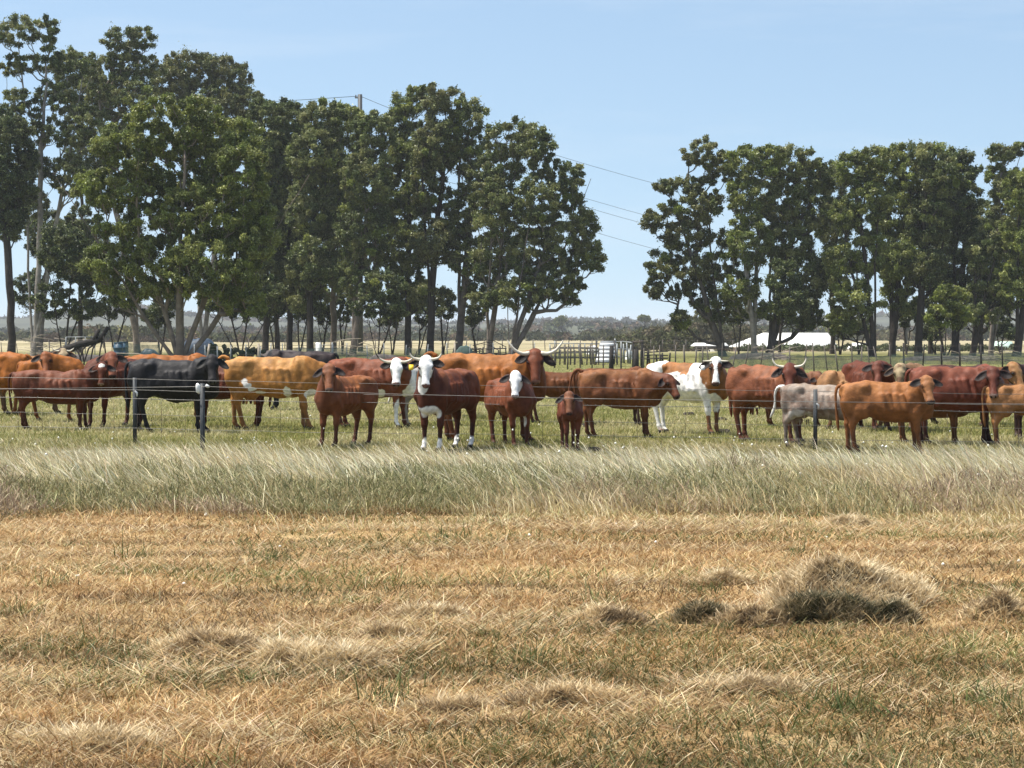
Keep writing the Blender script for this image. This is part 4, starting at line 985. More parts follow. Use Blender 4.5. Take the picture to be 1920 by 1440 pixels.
def cow_geo(head_local, head_yaw, head_pitch, h=0.017, fl=1.0, fw=1.0, depth=1.0, hs=1.0, feet=(0, 0, 0, 0), udder=0.0,
            dewlap=0.5, bony=0.5, seed=0, neck_k=1.0, leg_w=1.0, bull=False):
    """Returns V, F and the head frame.  Local space: x forward, y left, z up, withers at 1.35."""
    r = random.Random(seed)
    ho = np.array(head_local, float)
    cy, sy, ct, st = math.cos(head_yaw), math.sin(head_yaw), math.cos(head_pitch), math.sin(head_pitch)
    u = np.array([ct * cy, ct * sy, -st]); v = np.array([-sy, cy, 0.0]); w = np.array([st * cy, st * sy, ct])
    R = np.array([u, v, w]).T
    H = lambda a, b, c: ho + hs * (a * u + b * v + c * w)
    muz = H(0.52, 0, -0.06)
    lo = [min(-0.98 * fl, ho[0] - 0.3, muz[0] - 0.15), min(-0.44 * fw, ho[1] - 0.25, muz[1] - 0.15), -0.04]
    hi = [max(0.95 * fl, ho[0] + 0.25, muz[0] + 0.15), max(0.44 * fw, ho[1] + 0.25, muz[1] + 0.15), max(1.5, ho[2] + 0.15)]
    G = Field(lo, hi, h)
    # trunk
    sl, X, Y, Z = G.sub([-1.0 * fl, -0.5 * fw, 0.4], [0.98 * fl, 0.5 * fw, 1.5])
    xs = np.clip(X / fl, TR_X[0], TR_X[-1])
    T = np.interp(xs, TR_X, TR_T); B = np.interp(xs, TR_X, TR_B); W = np.interp(xs, TR_X, TR_W) * fw * 0.94
    B = T - (T - B) * depth
    C = (T + B) / 2 ; hh = (T - B) / 2
    zz = (Z - C) / hh
    Wz = W * (1 - 0.26 * np.clip(zz, -0.5, 1.2)) * (1 - 0.06 * np.clip(-zz, 0, 1))
    e = 2.15
    q = (np.abs(Y / Wz) ** e + np.abs(zz) ** e) ** (1 / e)
    d = (q - 1) * np.minimum(W, hh) * 0.92
    dx = np.maximum(np.abs(X / fl - (-0.02)) - 0.84, 0) * fl
    d = np.where(dx > 0, np.sqrt(np.maximum(d, 0) ** 2 + dx ** 2), d)
    G.f[sl] = np.minimum(G.f[sl], d)
    for sd in (1, -1):
        y = sd * fw
        # rump, thigh
        G.ell((-0.42 * fl, 0.190 * y, 1.235), (0.085, 0.05, 0.06), 0.10)
        G.ell((-0.80 * fl, 0.085 * y, 1.225), (0.06, 0.05, 0.06), 0.09)
        G.ell((-0.62 * fl, 0.165 * y, 0.99), (0.215, 0.115, 0.30), 0.09)
        G.ell((-0.44 * fl, 0.205 * y, 0.80), (0.13, 0.085, 0.16), 0.08)
        if bony > 0:
            for i in range(4):
                xx = (-0.05 + i * 0.12) * fl
                G.cone((xx - 0.05, 0.262 * y, 1.10), (xx + 0.01, 0.300 * y, 0.82), 0.012 + 0.010 * bony, 0.014, 0.09)
        # shoulder
        G.ell((0.50 * fl, 0.185 * y, 1.03), (0.15, 0.095, 0.27), 0.08)
        G.cone((0.44 * fl, 0.13 * y, 1.30), (0.62 * fl, 0.19 * y, 0.92), 0.05, 0.095, 0.06)
        G.cone((0.62 * fl, 0.185 * y, 0.90), (0.50 * fl, 0.18 * y, 0.74), 0.105, 0.085, 0.06)
    zb = 1.345 - (1.345 - 0.60) * depth
    ke = max(0.0, zb - 0.60)
    G.ell((0.68 * fl, 0, 0.80 + ke), (0.16, 0.135 * fw, 0.17), 0.08)
    # legs
    for i, (fx, sd) in enumerate(((1, 1), (1, -1), (-1, 1), (-1, -1))):
        y = sd * fw; dx = feet[i]; lw = leg_w
        if fx == 1:
            k = np.array([0.515 * fl + dx * 0.5, 0.155 * y, 0.44]); ft = np.array([0.525 * fl + dx, 0.150 * y, 0.13])
            G.cone((0.50 * fl, 0.170 * y, 0.78), k, 0.092 * lw, 0.054 * lw, 0.05)
            G.ell(k, (0.055 * lw, 0.05 * lw, 0.07), 0.03)
            G.cone(k + [0, 0, -0.04], ft, 0.043 * lw, 0.034 * lw, 0.02)
            G.ell(ft, (0.045 * lw, 0.043 * lw, 0.045), 0.02)
            hf = ft + [0.045, 0, -0.085]
            G.cone(ft + [0, 0, -0.02], hf, 0.036 * lw, 0.044, 0.015)
        else:
            k = np.array([-0.665 * fl + dx * 0.6, 0.155 * y, 0.52]); ft = np.array([-0.625 * fl + dx, 0.150 * y, 0.14])
            G.cone((-0.50 * fl, 0.175 * y, 0.82), k + [0.02, 0, 0.02], 0.125 * lw, 0.058 * lw, 0.06)
            G.cone((-0.74 * fl, 0.14 * y, 0.95), k + [-0.02, 0, 0.05], 0.075 * lw, 0.034, 0.08)
            G.ell(k, (0.062 * lw, 0.048 * lw, 0.075), 0.03)
            G.cone(k + [0.0, 0, -0.03], ft, 0.048 * lw, 0.036 * lw, 0.02)
            G.ell(ft, (0.047 * lw, 0.044 * lw, 0.045), 0.02)
            hf = ft + [0.05, 0, -0.095]
            G.cone(ft + [0, 0, -0.02], hf, 0.037 * lw, 0.044, 0.015)
        G.ell((hf[0] + 0.012, hf[1], 0.028), (0.068, 0.053, 0.045), 0.012)
    if udder > 0:
        G.ell((-0.40 * fl, 0, 0.66), (0.17 * udder, 0.14 * udder, 0.14 * udder), 0.06)
        for a in (-1, 1):
            for b in (-1, 1):
                G.cone((-0.40 * fl + a * 0.07, b * 0.06, 0.58), (-0.40 * fl + a * 0.075, b * 0.065, 0.50 - 0.03 * udder), 0.022, 0.016, 0.02)
    if bull:
        G.cone((-0.10 * fl, 0, 0.60), (0.06 * fl, 0, 0.56), 0.03, 0.025, 0.05)
    # neck
    poll = H(-0.02, 0, -0.10); thr = H(0.10, 0, -0.20)
    nb = np.array([0.60 * fl, 0, 1.15])
    G.cone((0.56 * fl, 0, 1.215), poll, 0.125 * neck_k * (0.6 + 0.4 * fw), 0.085 * hs, 0.09)
    G.cone((0.64 * fl, 0, 1.02), (poll + thr) / 2, 0.19 * neck_k * (0.5 + 0.5 * fw), 0.10 * hs, 0.10)
    G.cone((0.68 * fl, 0, 0.90 + ke * 0.8), thr, 0.145 * neck_k, 0.075 * hs, 0.09)
    if dewlap > 0:
        G.cone((0.78 * fl, 0, 0.72 + ke), thr + np.array([0, 0, -0.05]), 0.05 * dewlap + 0.02, 0.03, 0.09)
    # head
    E = lambda c, rr, k: G.ell(H(*c), np.array(rr) * hs, k * hs, R=R)
    K = lambda a, b, ra, rb, k: G.cone(H(*a), H(*b), ra * hs, rb * hs, k * hs)
    E((0.10, 0, -0.085), (0.155, 0.108, 0.105), 0.04)
    E((0.015, 0, -0.045), (0.055, 0.082, 0.055), 0.04)
    K((0.14, 0, -0.085), (0.39, 0, -0.075), 0.094, 0.062, 0.04)
    K((0.12, 0.045, -0.16), (0.38, 0.02, -0.125), 0.055, 0.036, 0.05)
    K((0.12, -0.045, -0.16), (0.38, -0.02, -0.125), 0.055, 0.036, 0.05)
    E((0.445, 0, -0.075), (0.062, 0.076, 0.058), 0.03)
    E((0.43, 0, -0.135), (0.055, 0.055, 0.035), 0.02)
    for sd in (1, -1):
        E((0.135, 0.088 * sd, -0.045), (0.048, 0.030, 0.036), 0.03)
        G.ell(H(0.285, 0.083 * sd, -0.085), np.array([0.08, 0.022, 0.035]) * hs, 0.03 * hs, R=R, carve=True)
        G.ell(H(0.492, 0.040 * sd, -0.055), np.array([0.018, 0.014, 0.012]) * hs, 0.01 * hs, R=R, carve=True)
    # slow muscle relief
    nn = G.f.shape
    act = np.abs(G.f) < 0.05
    I = np.argwhere(act)
    P = I * h + G.lo
    G.f[act] += ((vnoise(P, 5.0, seed) - 0.5) * 0.026 * (0.5 + 0.5 * bony) + (vnoise(P * [11.0, 7.0, 3.2], 1.0, seed + 3) - 0.5) * 0.026
                 + (vnoise(P, 19.0, seed + 4) - 0.5) * 0.007).astype(np.float32) * (sstep(P[:, 2], 0.45, 0.75) * 0.85 + 0.15).astype(np.float32)
    V, Fc = surface_nets(G.f, G.lo, h)
    return V, Fc, ho, R, hs

def ear_geo(H, side, hs, droop=0.1, back=0.12, L=0.22):
    """leaf shaped ear; H maps head-frame coordinates to local space"""
    nu, nv = 9, 7
    V = []; C = []
    for layer in (0, 1):
        for i in range(nu):
            t = i / (nu - 1)
            wd = 0.075 * (math.sin(math.pi * min(1, t * 0.86 + 0.14)) ** 0.75) * (1 - 0.15 * t) + (0.012 if i < nu - 1 else 0.002)
            for j in range(nv):
                s = j / (nv - 1) * 2 - 1
                lx = 0.10 + t * L
                cup = -0.035 * (1 - s * s) * math.sin(math.pi * min(1, t + 0.12))
                V.append(H(0.035 + s * wd + droop * t * 0.8, side * lx, -0.075 - back * t * 0.5 + cup - layer * 0.010))
                C.append(0 if layer == 0 and abs(s) < 0.8 and t > 0.12 else 1)
    F = []
    n1 = nu * nv
    for i in range(nu - 1):
        for j in range(nv - 1):
            a, b, c, d = i * nv + j, i * nv + j + 1, (i + 1) * nv + j + 1, (i + 1) * nv + j
            F.append((a, b, c, d)); F.append((a + n1, d + n1, c + n1, b + n1))
    for i in range(nu - 1):
        for j in (0, nv - 1):
            a, d = i * nv + j, (i + 1) * nv + j
            F.append((a, d, d + n1, a + n1))
    return np.array(V), F, np.array(C)

def spline(pts, n=10):
    P = np.array(pts, float); t = np.linspace(0, len(P) - 1, n); out = []
    for x in t:
        i = min(int(x), len(P) - 2); f = x - i
        p0 = P[max(i - 1, 0)]; p1 = P[i]; p2 = P[i + 1]; p3 = P[min(i + 2, len(P) - 1)]
        out.append(0.5 * ((2 * p1) + (-p0 + p2) * f + (2 * p0 - 5 * p1 + 4 * p2 - p3) * f * f + (-p0 + 3 * p1 - 3 * p2 + p3) * f ** 3))
    return np.array(out)

HORNS = {
    'up':   ([(0.0, 0.085, -0.05), (-0.01, 0.16, -0.045), (-0.03, 0.235, -0.02), (-0.12, 0.285, 0.01), (-0.22, 0.28, 0.03)], 0.027),
    'lyre': ([(0.0, 0.085, -0.05), (0.0, 0.17, -0.045), (-0.03, 0.26, -0.02), (-0.10, 0.33, 0.0), (-0.19, 0.36, 0.02)], 0.030),
    'wide': ([(0.0, 0.085, -0.05), (0.01, 0.18, -0.045), (-0.02, 0.28, -0.01), (-0.10, 0.36, 0.03), (-0.16, 0.39, 0.04)], 0.036),
    'short': ([(0.0, 0.08, -0.05), (0.0, 0.14, -0.05), (-0.02, 0.20, -0.03), (-0.07, 0.24, -0.02)], 0.024),
    'flat': ([(0.01, 0.06, -0.03), (0.015, 0.14, -0.03), (0.02, 0.20, -0.02), (0.015, 0.235, -0.02)], 0.022),
}
TAILS = {
    'hang': [(-0.80, 0, 1.27), (-0.89, 0, 1.24), (-0.925, 0, 1.10), (-0.915, 0, 0.85), (-0.89, 0, 0.62), (-0.87, 0, 0.42)],
    'arch': [(-0.78, 0, 1.29), (-0.88, 0, 1.345), (-0.98, 0, 1.27), (-1.03, 0, 1.10), (-1.05, 0, 0.92), (-1.06, 0, 0.78)],
    'flick': [(-0.80, 0, 1.27), (-0.92, 0, 1.26), (-0.99, 0.02, 1.12), (-1.00, 0.04, 0.95), (-1.03, 0.06, 0.78), (-1.12, 0.08, 0.60)],
    'side': [(-0.80, 0, 1.27), (-0.90, 0.03, 1.22), (-0.94, 0.10, 1.05), (-0.94, 0.20, 0.85), (-0.96, 0.30, 0.66), (-1.02, 0.36, 0.50)],
}
def mixc(a, b, t): return a * (1 - t[:, None]) + np.array(b)[None, :] * t[:, None]
def sstep(x, a, b):
    t = np.clip((x - a) / (b - a), 0, 1); return t * t * (3 - 2 * t)

def cow_colors(V, head_o, R, hs, spec, seed):
    """coat colour of each vertex; V in local space"""
    n = len(V)
    base = np.array(spec['base']) * 1.0; c = np.tile(base, (n, 1)).astype(float)
    nz = fbm(V, 3.0, seed, 3) - 0.5; nf = fbm(V, 14.0, seed + 5, 2) - 0.5
    q = ((V - head_o) @ R) / hs          # head coordinates
    hd = ((q[:, 0] - 0.22) / 0.34) ** 2 + (q[:, 1] / 0.155) ** 2 + ((q[:, 2] + 0.085) / 0.15) ** 2
    onhead = (hd < 1.15).astype(float)
    X, Y, Z = V[:, 0], V[:, 1], V[:, 2]
    # a second tone: darker neck and lower legs, paler towards the back
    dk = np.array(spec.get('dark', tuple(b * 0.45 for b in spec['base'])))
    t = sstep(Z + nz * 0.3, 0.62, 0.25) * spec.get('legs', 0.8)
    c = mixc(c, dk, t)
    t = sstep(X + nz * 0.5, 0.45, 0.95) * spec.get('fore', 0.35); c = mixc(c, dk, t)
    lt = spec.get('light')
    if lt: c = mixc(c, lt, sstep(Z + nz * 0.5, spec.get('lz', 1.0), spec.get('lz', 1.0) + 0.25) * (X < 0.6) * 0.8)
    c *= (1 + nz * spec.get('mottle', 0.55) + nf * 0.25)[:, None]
    for p in spec.get('white', ()):     # (centre, radii, wobble)
        cc, rr, wob = p[:3]
        s = ((X - cc[0]) / rr[0]) ** 2 + ((Y - cc[1]) / rr[1]) ** 2 + ((Z - cc[2]) / rr[2]) ** 2
        s = np.sqrt(s) + nz * wob + nf * wob * 0.8
        c = mixc(c, p[3] if len(p) > 3 else (0.78, 0.75, 0.70), sstep(s, 1.05, 0.95))
    if spec.get('roan'):
        k = sstep(fbm(V, 9.0, seed + 9, 3) + nf * 0.5, 0.42, 0.62)
        c = mixc(c, spec['roan'], k * spec.get('roan_k', 0.7))
    if spec.get('socks'):
        c = mixc(c, (0.75, 0.72, 0.68), sstep(Z + nf * 0.1, spec['socks'], spec['socks'] - 0.03))
    # hooves
    c = mixc(c, (0.035, 0.028, 0.022), sstep(Z, 0.075, 0.055))
    # head
    hb = np.array(spec.get('head', spec['base']))
    c = mixc(c, hb, onhead * 1.0)
    hn = (q[:, 0] - 0.2)
    face = spec.get('face')
    wv = np.abs(q[:, 1]) + nf * 0.03
    front = q[:, 2] > -0.115
    if face == 'white':
        m = (onhead > 0.5) & (hd + nf * 0.3 < 1.1)
        c[m] = (0.80, 0.78, 0.74)
    elif face == 'blaze':
        wd = 0.055 - 0.02 * np.sin(q[:, 0] * 9) + 0.03 * sstep(q[:, 0], 0.10, 0.0)
        m = (onhead > 0.5) & front & (wv < wd) & (q[:, 0] < 0.44); c[m] = (0.80, 0.78, 0.74)
        m = (onhead > 0.5) & (q[:, 0] < 0.05); c[m] = (0.80, 0.78, 0.74)
    elif face == 'star':
        m = (onhead > 0.5) & front & (np.hypot((q[:, 0] - 0.04) * 1.3, q[:, 1] * 0.75) < 0.058 + nf * 0.03); c[m] = (0.80, 0.77, 0.70)
    elif face == 'pale':
        m = (onhead > 0.5) & (q[:, 2] > -0.13) ; k = sstep(fbm(V, 10, seed + 2), 0.35, 0.6) * m
        c = mixc(c, spec.get('pale', (0.55, 0.42, 0.25)), k * 0.9)
    # nose and mouth
    nose = spec.get('nose', (0.10, 0.055, 0.04))
    m = (onhead > 0.5) & (q[:, 0] > 0.455) & (q[:, 2] > -0.12); c[m] = nose
    m = (onhead > 0.5) & (q[:, 0] > 0.40) & (np.abs(q[:, 2] + 0.122) < 0.010); c[m] = (0.02, 0.012, 0.01)
    chin = spec.get('chin')
    if chin is not None:
        m = (onhead > 0.5) & (q[:, 0] > 0.36) & (q[:, 2] < -0.13); c[m] = chin
    for sd in (1, -1):
        m = np.hypot(q[:, 0] - 0.497, q[:, 1] - 0.040 * sd) < 0.017; c[m & (onhead > 0.5) & (q[:, 2] > -0.09)] = (0.01, 0.006, 0.005)
        if face not in ('white',):
            m = (np.hypot((q[:, 0] - 0.15), (q[:, 2] + 0.055)) < 0.045) & (np.abs(q[:, 1] - 0.10 * sd) < 0.05)
            c[m & (onhead > 0.5)] *= 0.35
        elif spec.get('eyes_dark'):
            m = (np.hypot((q[:, 0] - 0.15), (q[:, 2] + 0.055)) < 0.036) & (np.abs(q[:, 1] - 0.10 * sd) < 0.045)
            c[m & (onhead > 0.5)] = (0.10, 0.03, 0.015)
    return np.clip(c * spec.get('k', 0.56) ** (1 - np.clip((c.min(1, keepdims=True) - 0.3) / 0.3, 0, 1)), 0, 0.9)

EYE_ME = None
def make_cow(name, label, cat, px, py, yaw, H, spec, head=None, hyaw=None, pitch=55, horns=None, tail='hang', tag_side=0, tag_mat=None,
             h=0.018, dd=0.0, hdist=None, group="cattle standing in the paddock", **kw):
    """px, py: pixel under the middle of the animal on the ground; yaw in degrees (0 faces right, -90 faces the camera)"""
    seed = kw.get('seed', int(px * 7 + py))
    kw['seed'] = seed
    g = ground_at(px, py)
    s = H / 1.35
    ya = math.radians(yaw)
    g.z = 0
    root = empty(name, (g.x, g.y, 0), ya)
    tag(root, label, cat, group)
    hs = kw.pop('hs', 1.0)
    fl = kw.get('fl', 1.0)
    ci, si = math.cos(ya), math.sin(ya)
    def to_local(p):
        dx, dy = p.x - g.x, p.y - g.y
        return np.array([(dx * ci + dy * si) / s, (-dx * si + dy * ci) / s, p.z / s])
    if hyaw is None:
        hyaw = math.degrees(math.atan2(-g.y, -g.x))      # look at the camera
    hy = math.radians(hyaw) - ya
    th = math.radians(pitch)
    if head is None:
        ho = np.array([1.02 * fl, 0, 1.42])
    else:
        # pixel of the face centre (between and just below the eyes) -> local, at the depth where the neck would carry it
        want = hdist or 0.56
        best = None
        nb = np.array([0.58 * fl, 0, 1.18])
        u = np.array([math.cos(th) * math.cos(hy), math.cos(th) * math.sin(hy), -math.sin(th)])
        for k in np.linspace(-1.3, 1.3, 105):
            p = to_local(at(head[0], head[1], g.y + k * s)) - 0.2 * hs * u
            dist = np.linalg.norm(p - nb)
            q = p - nb
            kd = (g.y + k * s - (g.y + s * (nb[0] * si + nb[1] * ci))) / s
            cost = abs(dist - want) + (0.35 * max(0, kd + 0.10) if math.sin(math.radians(hyaw)) < -0.5 else 0) + (0.5 * max(0, 0.10 - q[0])) + 0.02 * abs(q[1]) + 0.10 * max(0, -(q @ u))
            if best is None or cost < best[0]: best = (cost, p, dist)
        ho = best[1]
        if best[2] > 0.80 or best[2] < 0.3: print("neck", label, round(best[2], 2), ho)
    V, Fq, ho, R, hs = cow_geo(ho, hy, th, h=h, hs=hs, **kw)
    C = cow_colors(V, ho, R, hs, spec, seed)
    Hf = lambda a, b, c: ho + hs * (R @ np.array([a, b, c], float))
    Vs = [V]; counts = [np.full(len(Fq), 4)]; loops = [Fq.ravel()]; Cs = [C]; off = len(V)
    def addp(v, f, c):
        nonlocal off
        Vs.append(v); Cs.append(c); loops.append(np.array([i + off for q in f for i in q])); counts.append(np.array([len(q) for q in f])); off += len(v)
    ec = 0.56 * np.array(spec.get('ear', spec.get('dark', tuple(b * 0.6 for b in spec['base']))))
    for sd in (1, -1):
        v, f, ci_ = ear_geo(Hf, sd, hs, droop=kw_ear(seed, sd), back=0.1, L=spec.get('earL', 0.21))
        inner = np.array(spec.get('ear_in', (0.035, 0.02, 0.015)))
        addp(v, f, np.where(ci_[:, None] == 0, inner, ec))
    # tail: cord and brush
    P = np.array(TAILS[tail], float); P[:, 0] *= fl
    sw = random.Random(seed + 1).uniform(-0.06, 0.06); P[2:, 1] += sw * np.linspace(0, 1, len(P) - 2)
    S = spline(P, 14)
    rad = np.interp(np.linspace(0, 1, 14), [0, 0.15, 0.6, 0.72, 0.88, 1], [0.045, 0.034, 0.019, 0.028, 0.035, 0.006])
    v, f = tube_geo(S, rad, 7)
    tb = np.array(spec.get('brush', tuple(b * 0.5 for b in spec['base']))); tc = np.array(spec.get('tailc', tuple(0.56 * b for b in spec['base'])))
    kk = sstep(np.repeat(np.linspace(0, 1, 14), 7), 0.6, 0.72)[:, None]
    addp(v, f, tc * (1 - kk) + tb * kk)
    V = np.vstack(Vs) * s; C = np.vstack(Cs)
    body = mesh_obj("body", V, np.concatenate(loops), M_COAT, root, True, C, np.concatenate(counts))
    for sd in (1, -1):
        if horns:
            pts, r0 = HORNS[horns[0]]
            k = horns[1] if len(horns) > 1 else 1.0
            pp = np.array(pts, float); pp = pp[0] + (pp - pp[0]) * k
            pp[:, 1] *= sd
            S = spline([Hf(*q) for q in pp], 12) * s
            rr = np.linspace(1, 0.12, 12) ** 0.8 * r0 * s * hs
            v, f = tube_geo(S, rr, 8)
            t = np.repeat(np.linspace(0, 1, 12), 8)
            tip = horns[2] if len(horns) > 2 else 0.75
            cc = mixc(np.tile(np.array([0.62, 0.56, 0.45]), (len(t), 1)), (0.03, 0.025, 0.02), sstep(t, tip, tip + 0.15))
            mesh_obj("horn", v, f, M_HORN, root, True, cc)
        eye_part(root, Hf(0.150, 0.106 * sd, -0.050) * s, 0.021 * s * hs)
        if tag_side == sd or tag_side == 2:
            m = MB(); p = Hf(0.085, 0.235 * sd, -0.07) * s
            m.box(-0.035, 0.035, -0.004, 0.004, -0.09, 0.0, rot=np.array([R[:, 1] * 1.0, R[:, 2], -R[:, 0]]).T, org=p)
            m.build("ear_tag", tag_mat or M_TAG, root)
    return root
def kw_ear(seed, sd): return random.Random(seed * 3 + sd).uniform(0.02, 0.16)
def eye_part(root, p, r):
    v = []; f = []
    nu, nv = 8, 6
    for i in range(nv + 1):
        a = math.pi * i / nv
        for j in range(nu):
            b = 2 * math.pi * j / nu
            v.append((p[0] + r * math.sin(a) * math.cos(b), p[1] + r * math.sin(a) * math.sin(b), p[2] + r * math.cos(a)))
    for i in range(nv):
        for j in range(nu):
            f.append((i * nu + j, (i + 1) * nu + j, (i + 1) * nu + (j + 1) % nu, i * nu + (j + 1) % nu))
    mesh_obj("eye", v, f, M_EYE, root, True)
# ---------------------------------------------------------------- the herd
EARK = (0.05, 0.03, 0.02)
def coat(base, **k):
    d = dict(base=base, ear_in=(0.014, 0.009, 0.008)); d.update(k); return d
RED = (0.30, 0.080, 0.016); DRED = (0.16, 0.040, 0.014); ORANGE = (0.46, 0.150, 0.026); GOLD = (0.62, 0.27, 0.065); BROWN = (0.20, 0.065, 0.018)
BLACK = (0.022, 0.020, 0.022); TAN = (0.48, 0.24, 0.10); ROAN = (0.36, 0.25, 0.19); DARKN = (0.08, 0.03, 0.02)
WH = (0.78, 0.75, 0.70)
MK = make_cow
# far ones first -------------------------------------------------
MK("cow", "orange cow cut by the left edge, facing out of the photo, udder visible", "cow", -22, 778, 172, 1.42, coat(ORANGE), udder=1.0, bony=1.0, tail='hang', head=(-150, 690), hyaw=170, fl=1.05, seed=1)
MK("cow", "orange red cow looking over the dark red heifer's back at the far left", "cow", 100, 790, -12, 1.30, coat(ORANGE, head=(0.36, 0.12, 0.04), nose=(0.4, 0.2, 0.13), chin=(0.3, 0.14, 0.08)), head=(85, 678), fl=0.9, pitch=60, horns=('short', 0.01), seed=2, hdist=0.5, feet=(.05, -.05, 0.1, -0.1))
MK("cow", "tan cow with one pale horn showing behind the orange red face at the far left", "cow", 60, 776, 20, 1.34, coat(TAN, face='pale', head=DARKN), head=(119, 668), pitch=50, horns=('short', 1.1), seed=3, hyaw=-75)
MK("heifer", "small dark red heifer with a white forehead star, side on at the far left", "cow", 106, 806, 3, 1.14, coat(DRED, face='star', light=(0.26, 0.09, 0.045), lz=0.95, nose=(0.45, 0.27, 0.17), chin=(0.35, 0.18, 0.1)), head=(190, 698), hyaw=-86, fl=1.14, tail='hang', pitch=62, seed=4, depth=1.02, feet=(0.03, -.06, -0.06, .06))
MK("cow", "dark brown cow standing behind the star faced heifer, head above it", "cow", 214, 800, -118, 1.34, coat(DRED, head=(0.30, 0.10, 0.05), ear=DARKN), head=(210, 680), pitch=58, seed=5, fw=1.12, hdist=0.5)
MK("cow", "orange cow mostly hidden behind the black cow, swishing its tail left", "cow", 320, 788, 2, 1.40, coat(ORANGE, brush=(0.10, 0.03, 0.015)), head=(440, 700), hyaw=-10, tail='flick', seed=6, fl=1.02)
MK("cow", "black steer side on with its head turned to the camera", "cow", 326, 810, 0, 1.36, coat(BLACK, light=(0.040, 0.038, 0.040), nose=(0.10, 0.10, 0.10), head=(0.03, 0.027, 0.028), ear_in=(0.01, 0.01, 0.01), dark=(0.012, 0.011, 0.011), mottle=0.6), head=(398, 688), tail='hang', bull=True, pitch=62, seed=7, depth=1.03, feet=(0.02, -.05, -0.1, .12), fl=0.96, dewlap=0.9)
MK("cow", "dark reddish cow filling the space between the black steer and the golden cow", "cow", 428, 801, 176, 1.26, coat(DRED), head=(360, 705), hyaw=175, udder=0.3, seed=8, horns=None)
MK("cow", "black cow grazing far behind the golden cow's belly", "cow", 560, 768, 175, 1.42, coat(BLACK, light=(0.05, 0.03, 0.03)), seed=9, pitch=75, h=0.03, head=(640, 700), hyaw=10)
MK("cow", "golden cow side on with white belly patches and a white tail tip", "cow", 512, 806, 0, 1.40, coat(GOLD, light=(0.70, 0.36, 0.12), lz=1.0, dark=(0.16, 0.075, 0.035), legs=0.55, brush=WH, fore=0.2,
    white=[((-0.48, -0.30, 0.90), (0.05, 0.2, 0.06), 0.9), ((-0.42, -0.30, 0.82), (0.08, 0.2, 0.05), 0.9), ((-0.34, -0.28, 0.75), (0.08, 0.2, 0.05), 0.9), ((-0.24, -0.25, 0.69), (0.13, 0.25, 0.035), 0.8), ((0.28, -0.28, 0.66), (0.07, 0.2, 0.15), 1.4), ((0.70, -0.1, 0.66), (0.12, 0.2, 0.10), 0.5)]), head=(640, 705), hyaw=0, tail='arch', udder=0.9, seed=10, fl=1.03, bony=1.0, feet=(0.0, .12, -0.08, .10))
MK("cow", "chestnut cow with a white face, black tipped lyre horns and white bib", "cow", 700, 802, -14, 1.36, coat((0.30, 0.09, 0.04), face='white', ear=(0.10, 0.04, 0.025), nose=(0.25, 0.13, 0.11), eyes_dark=False,
    white=[((0.80, 0, 0.80), (0.24, 0.22, 0.30), 0.3), ((0.2, -0.3, 0.60), (0.14, 0.2, 0.14), 0.5), ((0.86, 0, 1.02), (0.16, 0.12, 0.26), 0.3), ((0.55, -0.15, 0.30), (0.1, 0.1, 0.28), 0.3)]), head=(743, 694), horns=('lyre', 1.15, 0.5), pitch=62, seed=11, dewlap=1.1, bony=0.8, feet=(0.05, -.02, 0, 0))
MK("cow", "orange cow whose back shows between the two horned white faces", "cow", 800, 780, -160, 1.30, coat(ORANGE), seed=12, head=(720, 700), hyaw=-170, h=0.026)
MK("cow", "grey white cow behind the nearer white face, pale tail swinging left", "cow", 812, 798, 8, 1.16, coat((0.50, 0.46, 0.42), roan=(0.36, 0.33, 0.31), tailc=WH, brush=WH, dark=(0.4, 0.38, 0.35)), head=(930, 720), hyaw=0, tail='side', seed=13, h=0.022)
MK("cow", "far brown and white cow behind the horned ox's belly", "cow", 895, 784, 2, 1.30, coat(BROWN, white=[((-0.6, -.2, .5), (.2, .3, .4), .3)]), head=(990, 705), hyaw=0, seed=14, h=0.026)
MK("cow", "big orange brown steer with wide white horns and an arched tail, side on", "cow", 915, 829, -2, 1.50, coat(ORANGE, dark=(0.13, 0.035, 0.018), fore=0.75, light=(0.50, 0.20, 0.06), lz=1.05, nose=(0.42, 0.22, 0.15), chin=(0.4, 0.25, 0.17), head=(0.24, 0.07, 0.03), ear=DARKN), head=(1004, 682), horns=('wide', 1.08, 0.85), tail='arch', pitch=63, seed=15, bony=1.0, dewlap=1.2, neck_k=1.12, hdist=0.52, feet=(0.0, 0.08, 0, .1))
MK("cow", "near dark red cow with a white face, short horns, white brisket and white socks", "cow", 838, 843, -116, 1.27, coat(DRED, light=(0.36, 0.13, 0.06), lz=1.12, face='white', nose=(0.30, 0.14, 0.11), eyes_dark=True, dark=(0.08, 0.025, 0.015), fore=0.6,
    white=[((0.72, 0.0, 0.62), (0.22, 0.26, 0.15), 0.4), ((0.95, 0, 1.08), (0.16, 0.13, 0.16), 0.2)], socks=0.22), head=(798, 692), horns=('up', 0.9, 0.6), tag_side=-1, pitch=62, seed=16, fw=0.95, dewlap=1.0)
MK("calf", "white faced red calf with a white leg patch, in front of the horned ox", "calf", 956, 836, -68, 1.10, coat((0.31, 0.095, 0.04), dark=(0.09, 0.03, 0.02), face='white', nose=(0.34, 0.17, 0.14), chin=(0.72, 0.68, 0.62), fore=0.5,
    white=[((0.50, 0.08, 0.52), (0.12, 0.07, 0.14), 0.4), ((0.5, -0.08, 0.5), (0.1, 0.06, 0.12), 0.4)]), head=(966, 717), pitch=60, seed=17, hs=1.02, hdist=0.47, feet=(0, 0.05, -.02, .08))
